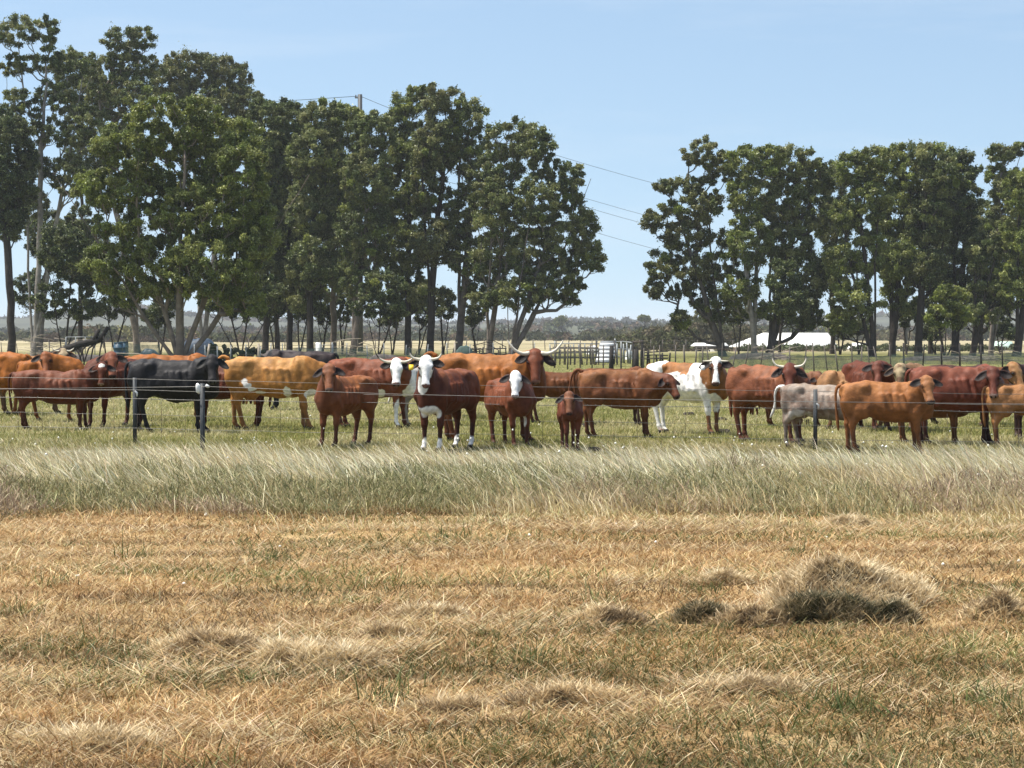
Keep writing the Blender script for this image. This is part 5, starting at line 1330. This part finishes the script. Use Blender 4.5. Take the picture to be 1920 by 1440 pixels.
MK("calf", "brown calf seen from the side behind the small calf, head hidden", "calf", 1045, 793, 0, 1.06, coat(BROWN, dark=(0.09, 0.03, 0.02)), head=(1115, 720), hyaw=0, seed=18, depth=0.93, feet=(0, 0, -.05, .08), h=0.02)
MK("calf", "smallest red calf standing alone facing the camera", "calf", 1069, 843, -86, 0.86, coat((0.24, 0.075, 0.04), dark=(0.07, 0.025, 0.02), head=(0.30, 0.12, 0.06), nose=(0.10, 0.05, 0.04)), head=(1067, 753), pitch=62, seed=19, depth=0.80, hs=1.10, hdist=0.40, fw=0.88, leg_w=1.05, h=0.02)
MK("cow", "far red brown cow whose legs show under the chestnut heifer's belly", "cow", 1150, 797, 3, 1.15, coat(BROWN, dark=(0.13, 0.07, 0.05)), head=(1230, 740), hyaw=0, seed=20, h=0.026, feet=(0, .06, 0, .08))
MK("heifer", "chestnut brown heifer side on with an arched tail, looking right", "cow", 1162, 821, 1, 1.20, coat((0.27, 0.095, 0.036), light=(0.36, 0.15, 0.055), lz=1.05, dark=(0.09, 0.03, 0.018), nose=(0.14, 0.08, 0.06), head=(0.20, 0.065, 0.03), legs=0.7), head=(1264, 720), hyaw=-52, tail='arch', pitch=52, seed=21, fl=0.94, depth=1.03, feet=(0, .03, -0.05, .05), hdist=0.54)
MK("cow", "brown and white pied cow with short sideways horns facing the camera", "cow", 1290, 813, -40, 1.32, coat((0.46, 0.19, 0.06), face='blaze', head=(0.20, 0.08, 0.04), ear=(0.06, 0.03, 0.02), nose=(0.16, 0.09, 0.08), legs=0.6, dark=(0.20, 0.09, 0.05),
    white=[((-0.70, -0.1, 1.25), (0.26, 0.5, 0.26), 0.35), ((0.02, -0.3, 0.80), (0.60, 0.5, 0.36), 0.3), ((0.30, -0.2, 1.10), (0.16, 0.4, 0.36), 0.5), ((-0.6, 0, 0.5), (0.3, 0.4, 0.5), 0.3), ((0.62, -0.15, 0.55), (0.2, 0.3, 0.20), 0.6)]), head=(1342, 693), horns=('flat', 1.0, 2.0), tag_side=-1, tag_mat=M_TAGW, pitch=64, seed=22, fl=1.06, bony=0.9, feet=(-0.02, .03, -0.02, .10))
MK("cow", "red brown horned cow with upturned black tipped horns behind the roan cow", "cow", 1443, 830, -45, 1.30, coat((0.30, 0.10, 0.045), head=(0.19, 0.055, 0.03), ear=DARKN, nose=(0.3, 0.16, 0.11), dark=(0.10, 0.035, 0.02), light=(0.36, 0.13, 0.055), lz=1.0), head=(1480, 705), horns=('up', 0.98, 0.7), pitch=60, seed=23, udder=0.5, bony=1.0, feet=(0, .05, -.05, .08))
MK("calf", "dark brown calf looking right, head above the roan cow's back", "calf", 1490, 800, 4, 1.08, coat(BROWN, light=(0.34, 0.15, 0.07)), head=(1545, 715), hyaw=-60, pitch=45, seed=24, h=0.022)
MK("cow", "tan cow whose pale back shows behind the roan cow", "cow", 1600, 804, 172, 1.12, coat(TAN), head=(1520, 740), hyaw=170, seed=25, h=0.022)
MK("cow", "pale roan cow side on with a long white tail, behind the bare picket", "cow", 1546, 840, -28, 1.03, coat(ROAN, roan=(0.50, 0.42, 0.35), roan_k=0.7, light=(0.50, 0.37, 0.27), lz=1.0, dark=(0.20, 0.15, 0.12), tailc=WH, brush=WH, fore=0.5, white=[((-0.45, -.28, .66), (.3, .2, .14), .4, (0.6, 0.55, 0.5))]), head=(1660, 760), hyaw=0, tail='flick', seed=26, fl=1.12, bony=0.9, feet=(0, .08, .05, -.1), udder=0.4)
MK("cow", "dark red cow with a plain face looking over the orange cow's back", "cow", 1628, 806, -72, 1.30, coat(DRED, head=(0.22, 0.07, 0.04), nose=(0.4, 0.25, 0.2)), head=(1646, 698), pitch=60, seed=27)
MK("calf", "small orange calf with only its brow and ear above the orange cow", "calf", 1625, 800, -60, 1.05, coat(ORANGE), head=(1622, 714), pitch=55, seed=28, h=0.022)
MK("cow", "yellowish pale faced cow with black ears behind the orange cow", "cow", 1714, 809, -108, 1.27, coat((0.36, 0.20, 0.10), face='pale', pale=(0.62, 0.48, 0.28), head=(0.24, 0.13, 0.07), nose=(0.3, 0.2, 0.16), chin=(0.5, 0.4, 0.3)), head=(1687, 703), pitch=60, seed=29)
MK("cow", "far dark cow whose legs show behind the big red cow's belly", "cow", 1800, 795, 0, 1.2, coat(DARKN), head=(1880, 720), hyaw=0, seed=30, h=0.03)
MK("cow", "far brown cow whose legs show near the right edge", "cow", 1890, 800, 176, 1.2, coat(BROWN), head=(1800, 720), hyaw=180, seed=31, h=0.03)
MK("cow", "big dark red cow side on with its head turned to the camera, at the right", "cow", 1793, 835, -4, 1.30, coat((0.23, 0.062, 0.032), dark=(0.045, 0.015, 0.01), light=(0.28, 0.085, 0.045), lz=1.05, nose=(0.5, 0.32, 0.25), chin=(0.5, 0.35, 0.28), fore=0.5, legs=1.0, head=(0.20, 0.06, 0.035), ear=DARKN), head=(1863, 712), pitch=62, seed=32, fl=0.92, depth=1.04, hdist=0.50, feet=(0.08, -.05, 0, .05), fw=1.05)
MK("cow", "orange faced dark bodied cow looking down at the right edge", "cow", 1925, 822, -100, 1.28, coat(DARKN, face='pale', pale=(0.6, 0.32, 0.13), head=(0.42, 0.19, 0.07), ear=DARKN, nose=(0.2, 0.1, 0.07)), head=(1912, 702), hyaw=-58, pitch=58, seed=33)
MK("calf", "light orange calf standing before the big dark red cow at the right edge", "calf", 1925, 838, -8, 1.02, coat((0.48, 0.22, 0.08), dark=(0.10, 0.04, 0.02)), head=(2010, 745), hyaw=-40, seed=34, depth=0.9)
MK("calf", "tan faced calf peering out from behind the orange heifer's head", "calf", 1745, 832, -20, 1.00, coat((0.36, 0.15, 0.06), head=(0.44, 0.23, 0.12), nose=(0.16, 0.1, 0.08), chin=(0.5, 0.36, 0.25)), head=(1772, 736), hyaw=-50, pitch=50, seed=35, hs=0.95)
MK("heifer", "near orange heifer side on with large dark ears, looking at the camera", "cow", 1662, 850, -4, 1.10, coat((0.42, 0.16, 0.05), dark=(0.14, 0.05, 0.022), light=(0.50, 0.21, 0.07), lz=1.05, head=(0.42, 0.18, 0.07), nose=(0.10, 0.06, 0.05), chin=(0.6, 0.5, 0.42), ear_in=(0.012, 0.009, 0.008)), head=(1743, 726), pitch=58, seed=36, fl=1.02, feet=(0, .06, -0.06, .04), hs=1.05, hyaw=-82)
MK("heifer", "red heifer facing the camera in front of the golden cow", "cow", 648, 836, -120, 1.15, coat((0.32, 0.105, 0.04), dark=(0.10, 0.035, 0.02), head=(0.36, 0.14, 0.065), ear=DARKN, nose=(0.30, 0.19, 0.15), chin=(0.36, 0.24, 0.18), light=(0.40, 0.15, 0.05), lz=1.0), head=(617, 704), pitch=60, seed=37, fw=0.90, hdist=0.5, feet=(0.0, .06, 0, .1))
# ---------------------------------------------------------------- grass, straw and weeds
M_STRAW = attr_mat("straw", rough=0.6, spec=0.25, trans=0.22)
M_GREENGRASS = attr_mat("green_grass", rough=0.6, spec=0.2, trans=0.25)
rg = np.random.default_rng(3)

def blades(P, height, lean, az, width, curl, col, wob=0.0, tipk=1.0):
    """curved tapering blades: two quads and a tip each. lean: sideways reach as a share of height, az: its direction"""
    n = len(P)
    dx = np.cos(az); dy = np.sin(az)
    # the flat side turns at random
    fa = rg.uniform(0, math.pi, n); wx = np.cos(fa) * width * 0.5; wy = np.sin(fa) * width * 0.5
    ts = [0, 0.45, 0.8, 1.0]; wk = [1.0, 0.85, 0.55 * tipk, 0.0]
    V = np.empty((n, 7, 3), dtype=np.float32)
    for i, t in enumerate(ts):
        reach = lean * height * (t ** curl)
        zz = height * np.sqrt(np.maximum(1 - (lean * 0.75) ** 2, 0.02)) * (t - 0.18 * t * t * np.minimum(lean, 1.5)) if True else 0
        bx = P[:, 0] + dx * reach; by = P[:, 1] + dy * reach; bz = P[:, 2] + zz
        if i < 3:
            V[:, 2 * i] = np.column_stack([bx - wx * wk[i], by - wy * wk[i], bz]); V[:, 2 * i + 1] = np.column_stack([bx + wx * wk[i], by + wy * wk[i], bz])
        else: V[:, 6] = np.column_stack([bx, by, bz])
    o = (np.arange(n) * 7)[:, None]
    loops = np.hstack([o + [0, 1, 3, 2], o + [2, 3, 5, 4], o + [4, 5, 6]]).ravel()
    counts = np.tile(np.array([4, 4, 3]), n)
    shade = np.array([0.72, 0.72, 0.9, 0.9, 1.0, 1.0, 1.05])    # shade painted into the colour: blades darken towards the base
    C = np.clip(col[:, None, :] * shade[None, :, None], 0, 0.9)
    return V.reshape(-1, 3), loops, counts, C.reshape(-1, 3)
def join(parts):
    V = []; L = []; K = []; C = []; off = 0
    for v, l, k, c in parts:
        V.append(v); L.append(l + off); K.append(k); C.append(c); off += len(v)
    return np.vstack(V), np.concatenate(L), np.concatenate(K), np.vstack(C)
def stuff(name, parts, mat):
    V, L, K, C = join(parts)
    o = mesh_obj(name, V, L, mat, None, False, C, K); return tag(o, kind="stuff")

def scatter(n, y0, y1, side=0.6, power=2.0):
    "more blades where they stand nearer the camera"
    u = rg.random(n)
    if power == 0: y = y0 + (y1 - y0) * u
    else: y = (y0 ** (1 - power) + u * (y1 ** (1 - power) - y0 ** (1 - power))) ** (1 / (1 - power)) if power != 1 else y0 * (y1 / y0) ** u
    x = (rg.random(n) * 2 - 1) * (y * 0.2346 + side)
    return x, y
def palette(n, cols, w=None, jit=0.12):
    c = np.array(cols)[rg.choice(len(cols), n, p=w)]
    return c * (1 + rg.normal(0, jit, (n, 1))) * (1 + rg.normal(0, 0.04, (n, 3)))

def hay_tone(x, y):
    P = np.column_stack([x * 0.25, y * 1.6]); return fbm(P, 1.0, 21, 4)
parts = []
# stubble: short cut stems still rooted
n = 400000
x, y = scatter(n, 7.6, 23.5, 3.2, 1.5)
tn = hay_tone(x, y); gt = fbm(np.column_stack([x, y * 2]), 0.45, 31, 3)
col = palette(n, [(0.58, 0.405, 0.195), (0.46, 0.28, 0.115), (0.76, 0.59, 0.33), (0.27, 0.16, 0.065), (0.52, 0.40, 0.20)])
dark = tn < 0.42; col[dark] *= 0.72
gmask = (gt + rg.normal(0, 0.04, n) + sstep(y, 18.2, 18.9) * sstep(y, 20.2, 19.2) * 0.17) > 0.57
gm = gmask & (rg.random(n) < 0.65); col[gm] = palette(gm.sum(), [(0.13, 0.15, 0.04), (0.20, 0.19, 0.06), (0.10, 0.13, 0.035)])
cl = vnoise(np.column_stack([x, y]), 9.0, seed=2)
hgt = rg.gamma(4, 0.012, n) * (0.3 + 1.5 * cl ** 1.5) * (0.6 + 0.7 * tn) + 0.010
col *= ((0.60 + 0.62 * cl) * (0.70 + 0.45 * sstep(tn, 0.38, 0.60)))[:, None]
bp = fbm(np.column_stack([x * 0.7, y * 1.3]), 0.8, 55, 3); bsel = (bp + rg.normal(0, 0.03, n)) > 0.56; col[bsel] *= np.array([0.80, 0.72, 0.64])
parts.append(blades(np.column_stack([x, y, ground_z(x, y) - 0.004]), hgt * 1.25, rg.uniform(0.55, 1.3, n), rg.uniform(0, 2 * math.pi, n), rg.uniform(0.003, 0.008, n) * (0.6 + y / 22), 1.6, col))
# loose cut straw lying on top
n = 120000
x, y = scatter(n, 7.6, 23, 3.2, 1.6)
keep = hay_tone(x, y) + rg.normal(0, 0.06, n) > 0.44; x, y = x[keep], y[keep]; n = len(x)
col = palette(n, [(0.58, 0.45, 0.24), (0.52, 0.37, 0.17), (0.66, 0.54, 0.33), (0.45, 0.28, 0.12)])
L = rg.gamma(4, 0.013, n) + 0.015
parts.append(blades(np.column_stack([x, y, ground_z(x, y) + rg.gamma(2, 0.009, n)]), L, rg.uniform(1.0, 1.32, n), rg.normal(0.1, 0.9, n) + math.pi * rg.integers(0, 2, n), rg.uniform(0.002, 0.0048, n) * (0.6 + y / 24), rg.uniform(1.0, 1.3, n), col))
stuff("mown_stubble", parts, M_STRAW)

# ridges of raked straw running across the field (windrow remains)
parts = []
for (py, px0, px1, cnt, hh, wd) in ((998, -800, 2700, 60000, 0.06, 0.22), (988, 1100, 2700, 26000, 0.08, 0.3), (1035, -800, 2700, 30000, 0.04, 0.25), (1052, -100, 900, 9000, 0.05, 0.3), (1180, 500, 1150, 9000, 0.10, 0.5), (1245, 300, 800, 12000, 0.12, 0.45),
                                     (1330, 700, 1250, 9000, 0.07, 0.25), (1385, -100, 560, 12000, 0.08, 0.35), (1100, 1150, 1750, 7000, 0.06, 0.3), (1300, 1250, 1950, 9000, 0.05, 0.3), (1290, -50, 400, 6000, 0.06, 0.3)):
    a = ground_at(px0, py); b_ = ground_at(px1, py)
    t = rg.random(cnt); yy = a.y + rg.normal(0, wd, cnt) + 0.35 * np.sin(t * 7 + py); xx = a.x + (b_.x - a.x) * t
    k = np.exp(-((yy - a.y) / wd) ** 2) * (-0.15 + 1.1 * fbm(np.column_stack([xx, yy]), 1.8, py, 3))
    keep = rg.random(cnt) < k + 0.08; xx, yy, k = xx[keep], yy[keep], k[keep]; c_ = len(xx)
    col = palette(c_, [(0.60, 0.47, 0.26), (0.50, 0.35, 0.16), (0.68, 0.56, 0.36), (0.38, 0.24, 0.11)])
    parts.append(blades(np.column_stack([xx, yy, ground_z(xx, yy) + np.maximum(k, 0) * hh * rg.random(c_)]), rg.gamma(4, 0.017, c_) + 0.02, rg.uniform(0.9, 1.32, c_),
                        rg.normal(0, 0.8, c_) + math.pi * rg.integers(0, 2, c_), rg.uniform(0.003, 0.0065, c_) * (0.6 + yy / 24), 1.1, col))
stuff("loose_straw", parts, M_STRAW)

# hay heaps left by the rake
def heap(px, py, w, hh, cols, label, n=5000, dpt=0.6, lean=0.0, group="heaps of cut hay left on the mown field", mound=(0.16, 0.12, 0.065)):
    g = ground_at(px, py)
    root = empty("hay_heap", (g.x, g.y, float(ground_z(np.array([g.x]), np.array([g.y]))[0]) - 0.02))
    tag(root, label, "hay heap", group)
    seed = int(px + py)
    def hz(x, y):
        r = np.sqrt((x / w) ** 2 + (y / (w * dpt)) ** 2) * (0.75 + 0.55 * fbm(np.column_stack([x, y]), 2.2 / w, seed + 8, 2))
        nzz = fbm(np.column_stack([x, y]), 3.0 / w, seed, 3)
        return hh * np.clip(1 - r ** 2.4, 0, 1) * (0.20 + 1.25 * nzz) + hh * 0.10 * (fbm(np.column_stack([x, y]), 14.0 / w, seed + 1, 2) - 0.5) * (r < 1)
    k = 41
    gx, gy = np.meshgrid(np.linspace(-w * 1.05, w * 1.05, k), np.linspace(-w * dpt * 1.05, w * dpt * 1.05, k))
    V = np.column_stack([gx.ravel(), gy.ravel(), hz(gx.ravel(), gy.ravel())])
    V[:, 2] -= 0.03 * (np.sqrt((V[:, 0] / w) ** 2 + (V[:, 1] / (w * dpt)) ** 2) > 0.97)
    I = np.arange((k - 1) * k).reshape(-1, k)[:, :-1].ravel(); F = np.column_stack([I, I + 1, I + k + 1, I + k])
    mesh_obj("packed_hay", V, F, M_MOUND, root, True, np.tile(np.array(mound), (len(V), 1)))
    r = np.sqrt(rg.random(n)) * 1.02; a = rg.random(n) * 2 * math.pi
    x = r * np.cos(a) * w; y = r * np.sin(a) * w * dpt
    z = hz(x, y) + rg.random(n) * 0.02 * w - 0.005
    tone = fbm(np.column_stack([x, y]), 5.0 / w, seed + 4, 2)
    cols = np.array(cols); nc = len(cols)
    idx = np.clip(((tone - 0.28) / 0.44 + rg.normal(0, 0.16, n)) * nc, 0, nc - 1).astype(int)
    col = cols[idx] * (1 + rg.normal(0, 0.15, (n, 1)))
    Ls = rg.gamma(4, 0.013, n) * min(1.2, 0.55 + w) + 0.02
    # strands drape down the slope
    az = rg.uniform(0, 2 * math.pi, n) + lean
    mesh = join([blades(np.column_stack([x, y, z]), Ls, rg.uniform(0.5, 1.32, n), az, rg.uniform(0.004, 0.009, n), 1.3, col)])
    mesh_obj("loose_strands", mesh[0], mesh[1], M_STRAW, root, False, mesh[3], mesh[2])
M_MOUND = attr_mat("packed_hay", rough=0.9, spec=0.1, var=0.5, vscale=14.0, bump=0.9, bscale=40.0, bdist=0.03)
DK = [(0.06, 0.058, 0.028), (0.10, 0.095, 0.05), (0.16, 0.14, 0.075), (0.28, 0.22, 0.12), (0.45, 0.36, 0.22)]
MD = [(0.26, 0.19, 0.11), (0.48, 0.36, 0.21), (0.62, 0.48, 0.28), (0.72, 0.58, 0.36)]
LT = [(0.42, 0.32, 0.19), (0.55, 0.42, 0.24), (0.68, 0.55, 0.34), (0.78, 0.66, 0.45)]
heap(1590, 1138, 0.56, 0.27, LT, "tallest hay heap, pale straw on top, in the right of the mown field", 14000, 0.8)
heap(1550, 1175, 0.40, 0.13, DK, "wide dark green hay clump in front of the tallest hay heap", 12000, 0.35)
heap(1660, 1172, 0.22, 0.14, DK, "dark clump of hay at the right end of the largest heap", 4000, 0.5)
heap(1320, 1170, 0.19, 0.11, DK, "small rounded dark hay clump left of the largest heap", 6000, 0.6)
heap(1405, 1178, 0.26, 0.10, MD, "low grey hay ridge linking the small dark clump to the largest heap", 4500, 0.5)
heap(1140, 1178, 0.26, 0.13, MD, "low brown hay tuft in the middle of the mown field", 5000, 0.5)
heap(1360, 1105, 0.20, 0.09, LT, "small straw yellow hay mound beyond the rounded dark clump", 3500, 0.5)
heap(1870, 1165, 0.28, 0.15, MD, "grey brown hay tuft at the right edge of the mown field", 5000, 0.5)
heap(400, 1240, 0.38, 0.15, MD, "combed pale hay mound in the left of the mown field", 9000, 0.55)
heap(600, 1255, 0.36, 0.12, LT, "flattish golden hay mound right of the combed pale one", 7000, 0.5)
heap(735, 1208, 0.22, 0.09, MD, "thin brown hay patch behind the golden mound", 4000, 0.4)
heap(840, 1335, 0.22, 0.06, MD, "flat hay clump near the bottom centre", 5000, 0.45)
heap(1060, 1330, 0.30, 0.07, MD, "long thin hay strip right of the flat clump at the bottom", 4000, 0.3)
heap(170, 1395, 0.32, 0.06, LT, "brown hay tuft in the bottom left corner", 6000, 0.5)
heap(1590, 990, 0.35, 0.14, LT, "straw mound at the back of the mown field before the tall grass", 4000, 0.5)
heap(800, 1160, 0.25, 0.08, LT, "small pale hay patch above the thin brown one", 3500, 0.4)
heap(1400, 1300, 0.30, 0.06, LT, "faint straw patch in front of the large heap", 3500, 0.4)

# tall seeding grass along the fence
parts = []
def band(n, y0, y1, hmean, cols, w=None, lean=(0.25, 0.85), wid=(0.005, 0.010), dens=None, az0=math.pi, azs=0.55, curl=2.2, power=1.2):
    n = int(n * 1.3)
    x, y = scatter(n, y0, y1, 3.2, power)
    if dens is not None:
        keep = rg.random(n) < dens(x, y); x, y = x[keep], y[keep]
    m = len(x)
    H = rg.gamma(9, hmean / 9, m) * (0.75 + 0.5 * fbm(np.column_stack([x, y]), 0.8, 77, 2))
    edge = (sstep(y, 32.0, 26.0) * 0.80 + 0.20) * (0.55 + 0.75 * vnoise(np.column_stack([x, y]), 1.1, seed=4))
    H = np.minimum(H * edge, 0.62)
    return blades(np.column_stack([x, y, ground_z(x, y) - 0.01]), H, rg.uniform(*lean, m), rg.normal(az0, azs, m), rg.uniform(*wid, m), curl, palette(m, cols, w))
PALE = [(0.80, 0.67, 0.39), (0.70, 0.57, 0.31), (0.86, 0.76, 0.50), (0.54, 0.42, 0.21), (0.40, 0.32, 0.15)]
GRN = [(0.27, 0.25, 0.08), (0.38, 0.34, 0.13), (0.56, 0.49, 0.23), (0.17, 0.165, 0.055)]
pat = lambda s, a=0.35, b=0.62: (lambda x, y: sstep(fbm(np.column_stack([x * 0.6, y * 0.8]), 0.9, s, 3), a, b))
inv = lambda f: (lambda x, y: 1 - 0.75 * f(x, y))
pp = pat(41)
parts.append(band(100000, 22.8, 37.0, 0.38, PALE, dens=pp))
parts.append(band(36000, 21.6, 24.8, 0.26, PALE, dens=lambda x, y: (0.22 + 0.78 * sstep(x, -1.0, 2.5)) * sstep(fbm(np.column_stack([x, y * 0.6]), 1.4, 91, 2), 0.3, 0.55), azs=0.9))
parts.append(band(60000, 23.5, 37.5, 0.27, GRN, dens=inv(pp), lean=(0.1, 0.7), azs=1.2))
parts.append(band(26000, 23.0, 33.5, 0.50, [(0.80, 0.70, 0.46), (0.86, 0.78, 0.56)], dens=pat(43, 0.36, 0.60), lean=(0.35, 0.9), wid=(0.008, 0.014)))
parts.append(band(50000, 33, 41, 0.10, GRN + PALE[:2], lean=(0.1, 0.9), azs=2.0))
parts.append(band(16000, 20.0, 22.6, 0.13, PALE + GRN[:2], dens=pat(47, 0.48, 0.62), lean=(0.3, 1.2), azs=1.6))
stuff("tall_grass", parts, M_STRAW)

# low bushy weeds at the front edge of the tall grass
parts = []
n = 175000
x, y = scatter(n, 20.6, 25.6, 3.2, 1.0)
e = fbm(np.column_stack([x * 0.5, y * 0.2]), 1.0, 61, 3)
ylo = 21.9 + (e - 0.5) * 3.2 + 0.5 * (fbm(np.column_stack([x, y * 0]), 2.5, 9, 2) - 0.5)
right = sstep(x, -0.5, 3.5)
top = (0.10 + 0.20 * sstep(y, ylo, ylo + 0.9)) * (0.25 + 1.5 * fbm(np.column_stack([x, y]), 1.3, 63, 3) ** 1.3)
keep = (y > ylo) & (rg.random(n) < 1 - 0.55 * right)
x, y, top = x[keep], y[keep], top[keep]; n = len(x)
z = np.sqrt(rg.random(n)) * top
hue = fbm(np.column_stack([x, y * 0.4]), 0.7, 65, 2)
col = palette(n, [(0.21, 0.21, 0.09), (0.30, 0.28, 0.13), (0.13, 0.14, 0.06), (0.46, 0.41, 0.23)])
pm = (hue - 0.05 + 0.14 * sstep(x, -2, 0.5) + rg.normal(0, 0.05, n)) > 0.54
col[pm] = palette(pm.sum(), [(0.33, 0.24, 0.16), (0.44, 0.34, 0.23), (0.20, 0.14, 0.09), (0.56, 0.46, 0.30)])
L = rg.gamma(4, 0.016, n) + 0.02
parts.append(blades(np.column_stack([x, y, z]), L, rg.uniform(0.2, 1.3, n), rg.uniform(0, 2 * math.pi, n), rg.uniform(0.004, 0.010, n), 1.0, col, tipk=1.5))
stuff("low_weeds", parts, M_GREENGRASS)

# grazed green turf under and behind the cattle
parts = []
n = 190000
x, y = scatter(n, 34.5, 75, 4.0, 2.4)
gt = fbm(np.column_stack([x, y * 0.6]), 0.5, 71, 3)
col = palette(n, [(0.20, 0.21, 0.045), (0.28, 0.265, 0.07), (0.13, 0.145, 0.035), (0.36, 0.32, 0.12)])
dry = (gt + rg.normal(0, 0.07, n) + 0.10 * sstep(y, 50, 65) + 0.05 * sstep(x, 0, -5) - 0.04 * sstep(x, -1, 2)) > 0.49
col[dry] = palette(dry.sum(), [(0.48, 0.42, 0.20), (0.40, 0.34, 0.15), (0.56, 0.50, 0.30)])
parts.append(blades(np.column_stack([x, y, np.full(n, -0.004)]), rg.gamma(4, 0.016, n) + 0.015, rg.uniform(0.2, 1.2, n), rg.uniform(0, 2 * math.pi, n), rg.uniform(0.006, 0.012, n) * (y / 40), 1.4, col))
n = 26000
x, y = scatter(n, 70, 170, 4, 1.5)
col = palette(n, [(0.24, 0.25, 0.08), (0.44, 0.38, 0.19), (0.34, 0.30, 0.14), (0.18, 0.20, 0.07)])
parts.append(blades(np.column_stack([x, y, np.full(n, -0.004)]), rg.gamma(4, 0.018, n) + 0.01, rg.uniform(0.3, 1.2, n), rg.uniform(0, 2 * math.pi, n), rg.uniform(0.02, 0.05, n), 1.4, col))
stuff("grazed_turf", parts, M_GREENGRASS)

# thistle down: white seed heads in the weeds and turf
M_DOWN = plain("seed_down", (0.78, 0.76, 0.68), rough=0.9, var=0.05)
V = []; Fl = []; off = 0
oct_v = np.array([(1, 0, 0), (-1, 0, 0), (0, 1, 0), (0, -1, 0), (0, 0, 1), (0, 0, -1)], float)
oct_f = [(0, 2, 4), (2, 1, 4), (1, 3, 4), (3, 0, 4), (2, 0, 5), (1, 2, 5), (3, 1, 5), (0, 3, 5)]
for i in range(170):
    y = rg.uniform(16, 60) if i % 3 else rg.uniform(23, 33); x = rg.uniform(-1, 1) * y * 0.24
    zz = float(ground_z(np.array([x]), np.array([y]))[0]) + (rg.uniform(0.15, 0.42) if 22.5 < y < 34 else rg.uniform(0.01, 0.04))
    r = rg.uniform(0.009, 0.02) if y < 34 else rg.uniform(0.012, 0.022)
    V.append(oct_v * r * rg.uniform(0.7, 1.3, 3) + (x, y, zz)); Fl += [tuple(k + off for k in f) for f in oct_f]; off += 6
tag(mesh_obj("seed_heads", np.vstack(V), Fl, M_DOWN, None, True), kind="stuff")
# scattered taller dark green weeds in the stubble
parts = []
for (px, py) in ((95, 1095), (385, 1445), (1560, 1325), (1590, 1340), (1860, 1330), (1890, 1345), (1135, 1140), (1315, 1120), (500, 1050), (840, 1010), (1440, 1400), (30, 1150), (720, 1320), (1000, 1250), (1490, 1050), (250, 1040)):
    g = ground_at(px, py); m = int(rg.integers(40, 110))
    x = g.x + rg.normal(0, 0.09, m); y = g.y + rg.normal(0, 0.12, m)
    parts.append(blades(np.column_stack([x, y, ground_z(x, y)]), rg.gamma(5, 0.022, m), rg.uniform(0.1, 1.1, m), rg.uniform(0, 2 * math.pi, m), rg.uniform(0.004, 0.009, m), 1.3, palette(m, [(0.07, 0.10, 0.03), (0.12, 0.14, 0.05), (0.17, 0.19, 0.06)])))
stuff("green_weeds", parts, M_GREENGRASS)
# ---------------------------------------------------------------- the hazy air
def build_haze():
    m = bpy.data.materials.new("haze_air"); m.use_nodes = True; nt = m.node_tree
    for n in list(nt.nodes): nt.nodes.remove(n)
    o = nt.nodes.new("ShaderNodeOutputMaterial"); v = nt.nodes.new("ShaderNodeVolumePrincipled")
    v.inputs["Color"].default_value = (0.92, 0.95, 1.0, 1); v.inputs["Density"].default_value = 0.00014; v.inputs["Anisotropy"].default_value = 0.0
    nt.links.new(v.outputs[0], o.inputs["Volume"])
    mb = MB(); mb.box(-10900, 10900, -20, 9100, -2.0, 60)
    h = mb.build("haze", m); tag(h, kind="stuff")
build_haze()
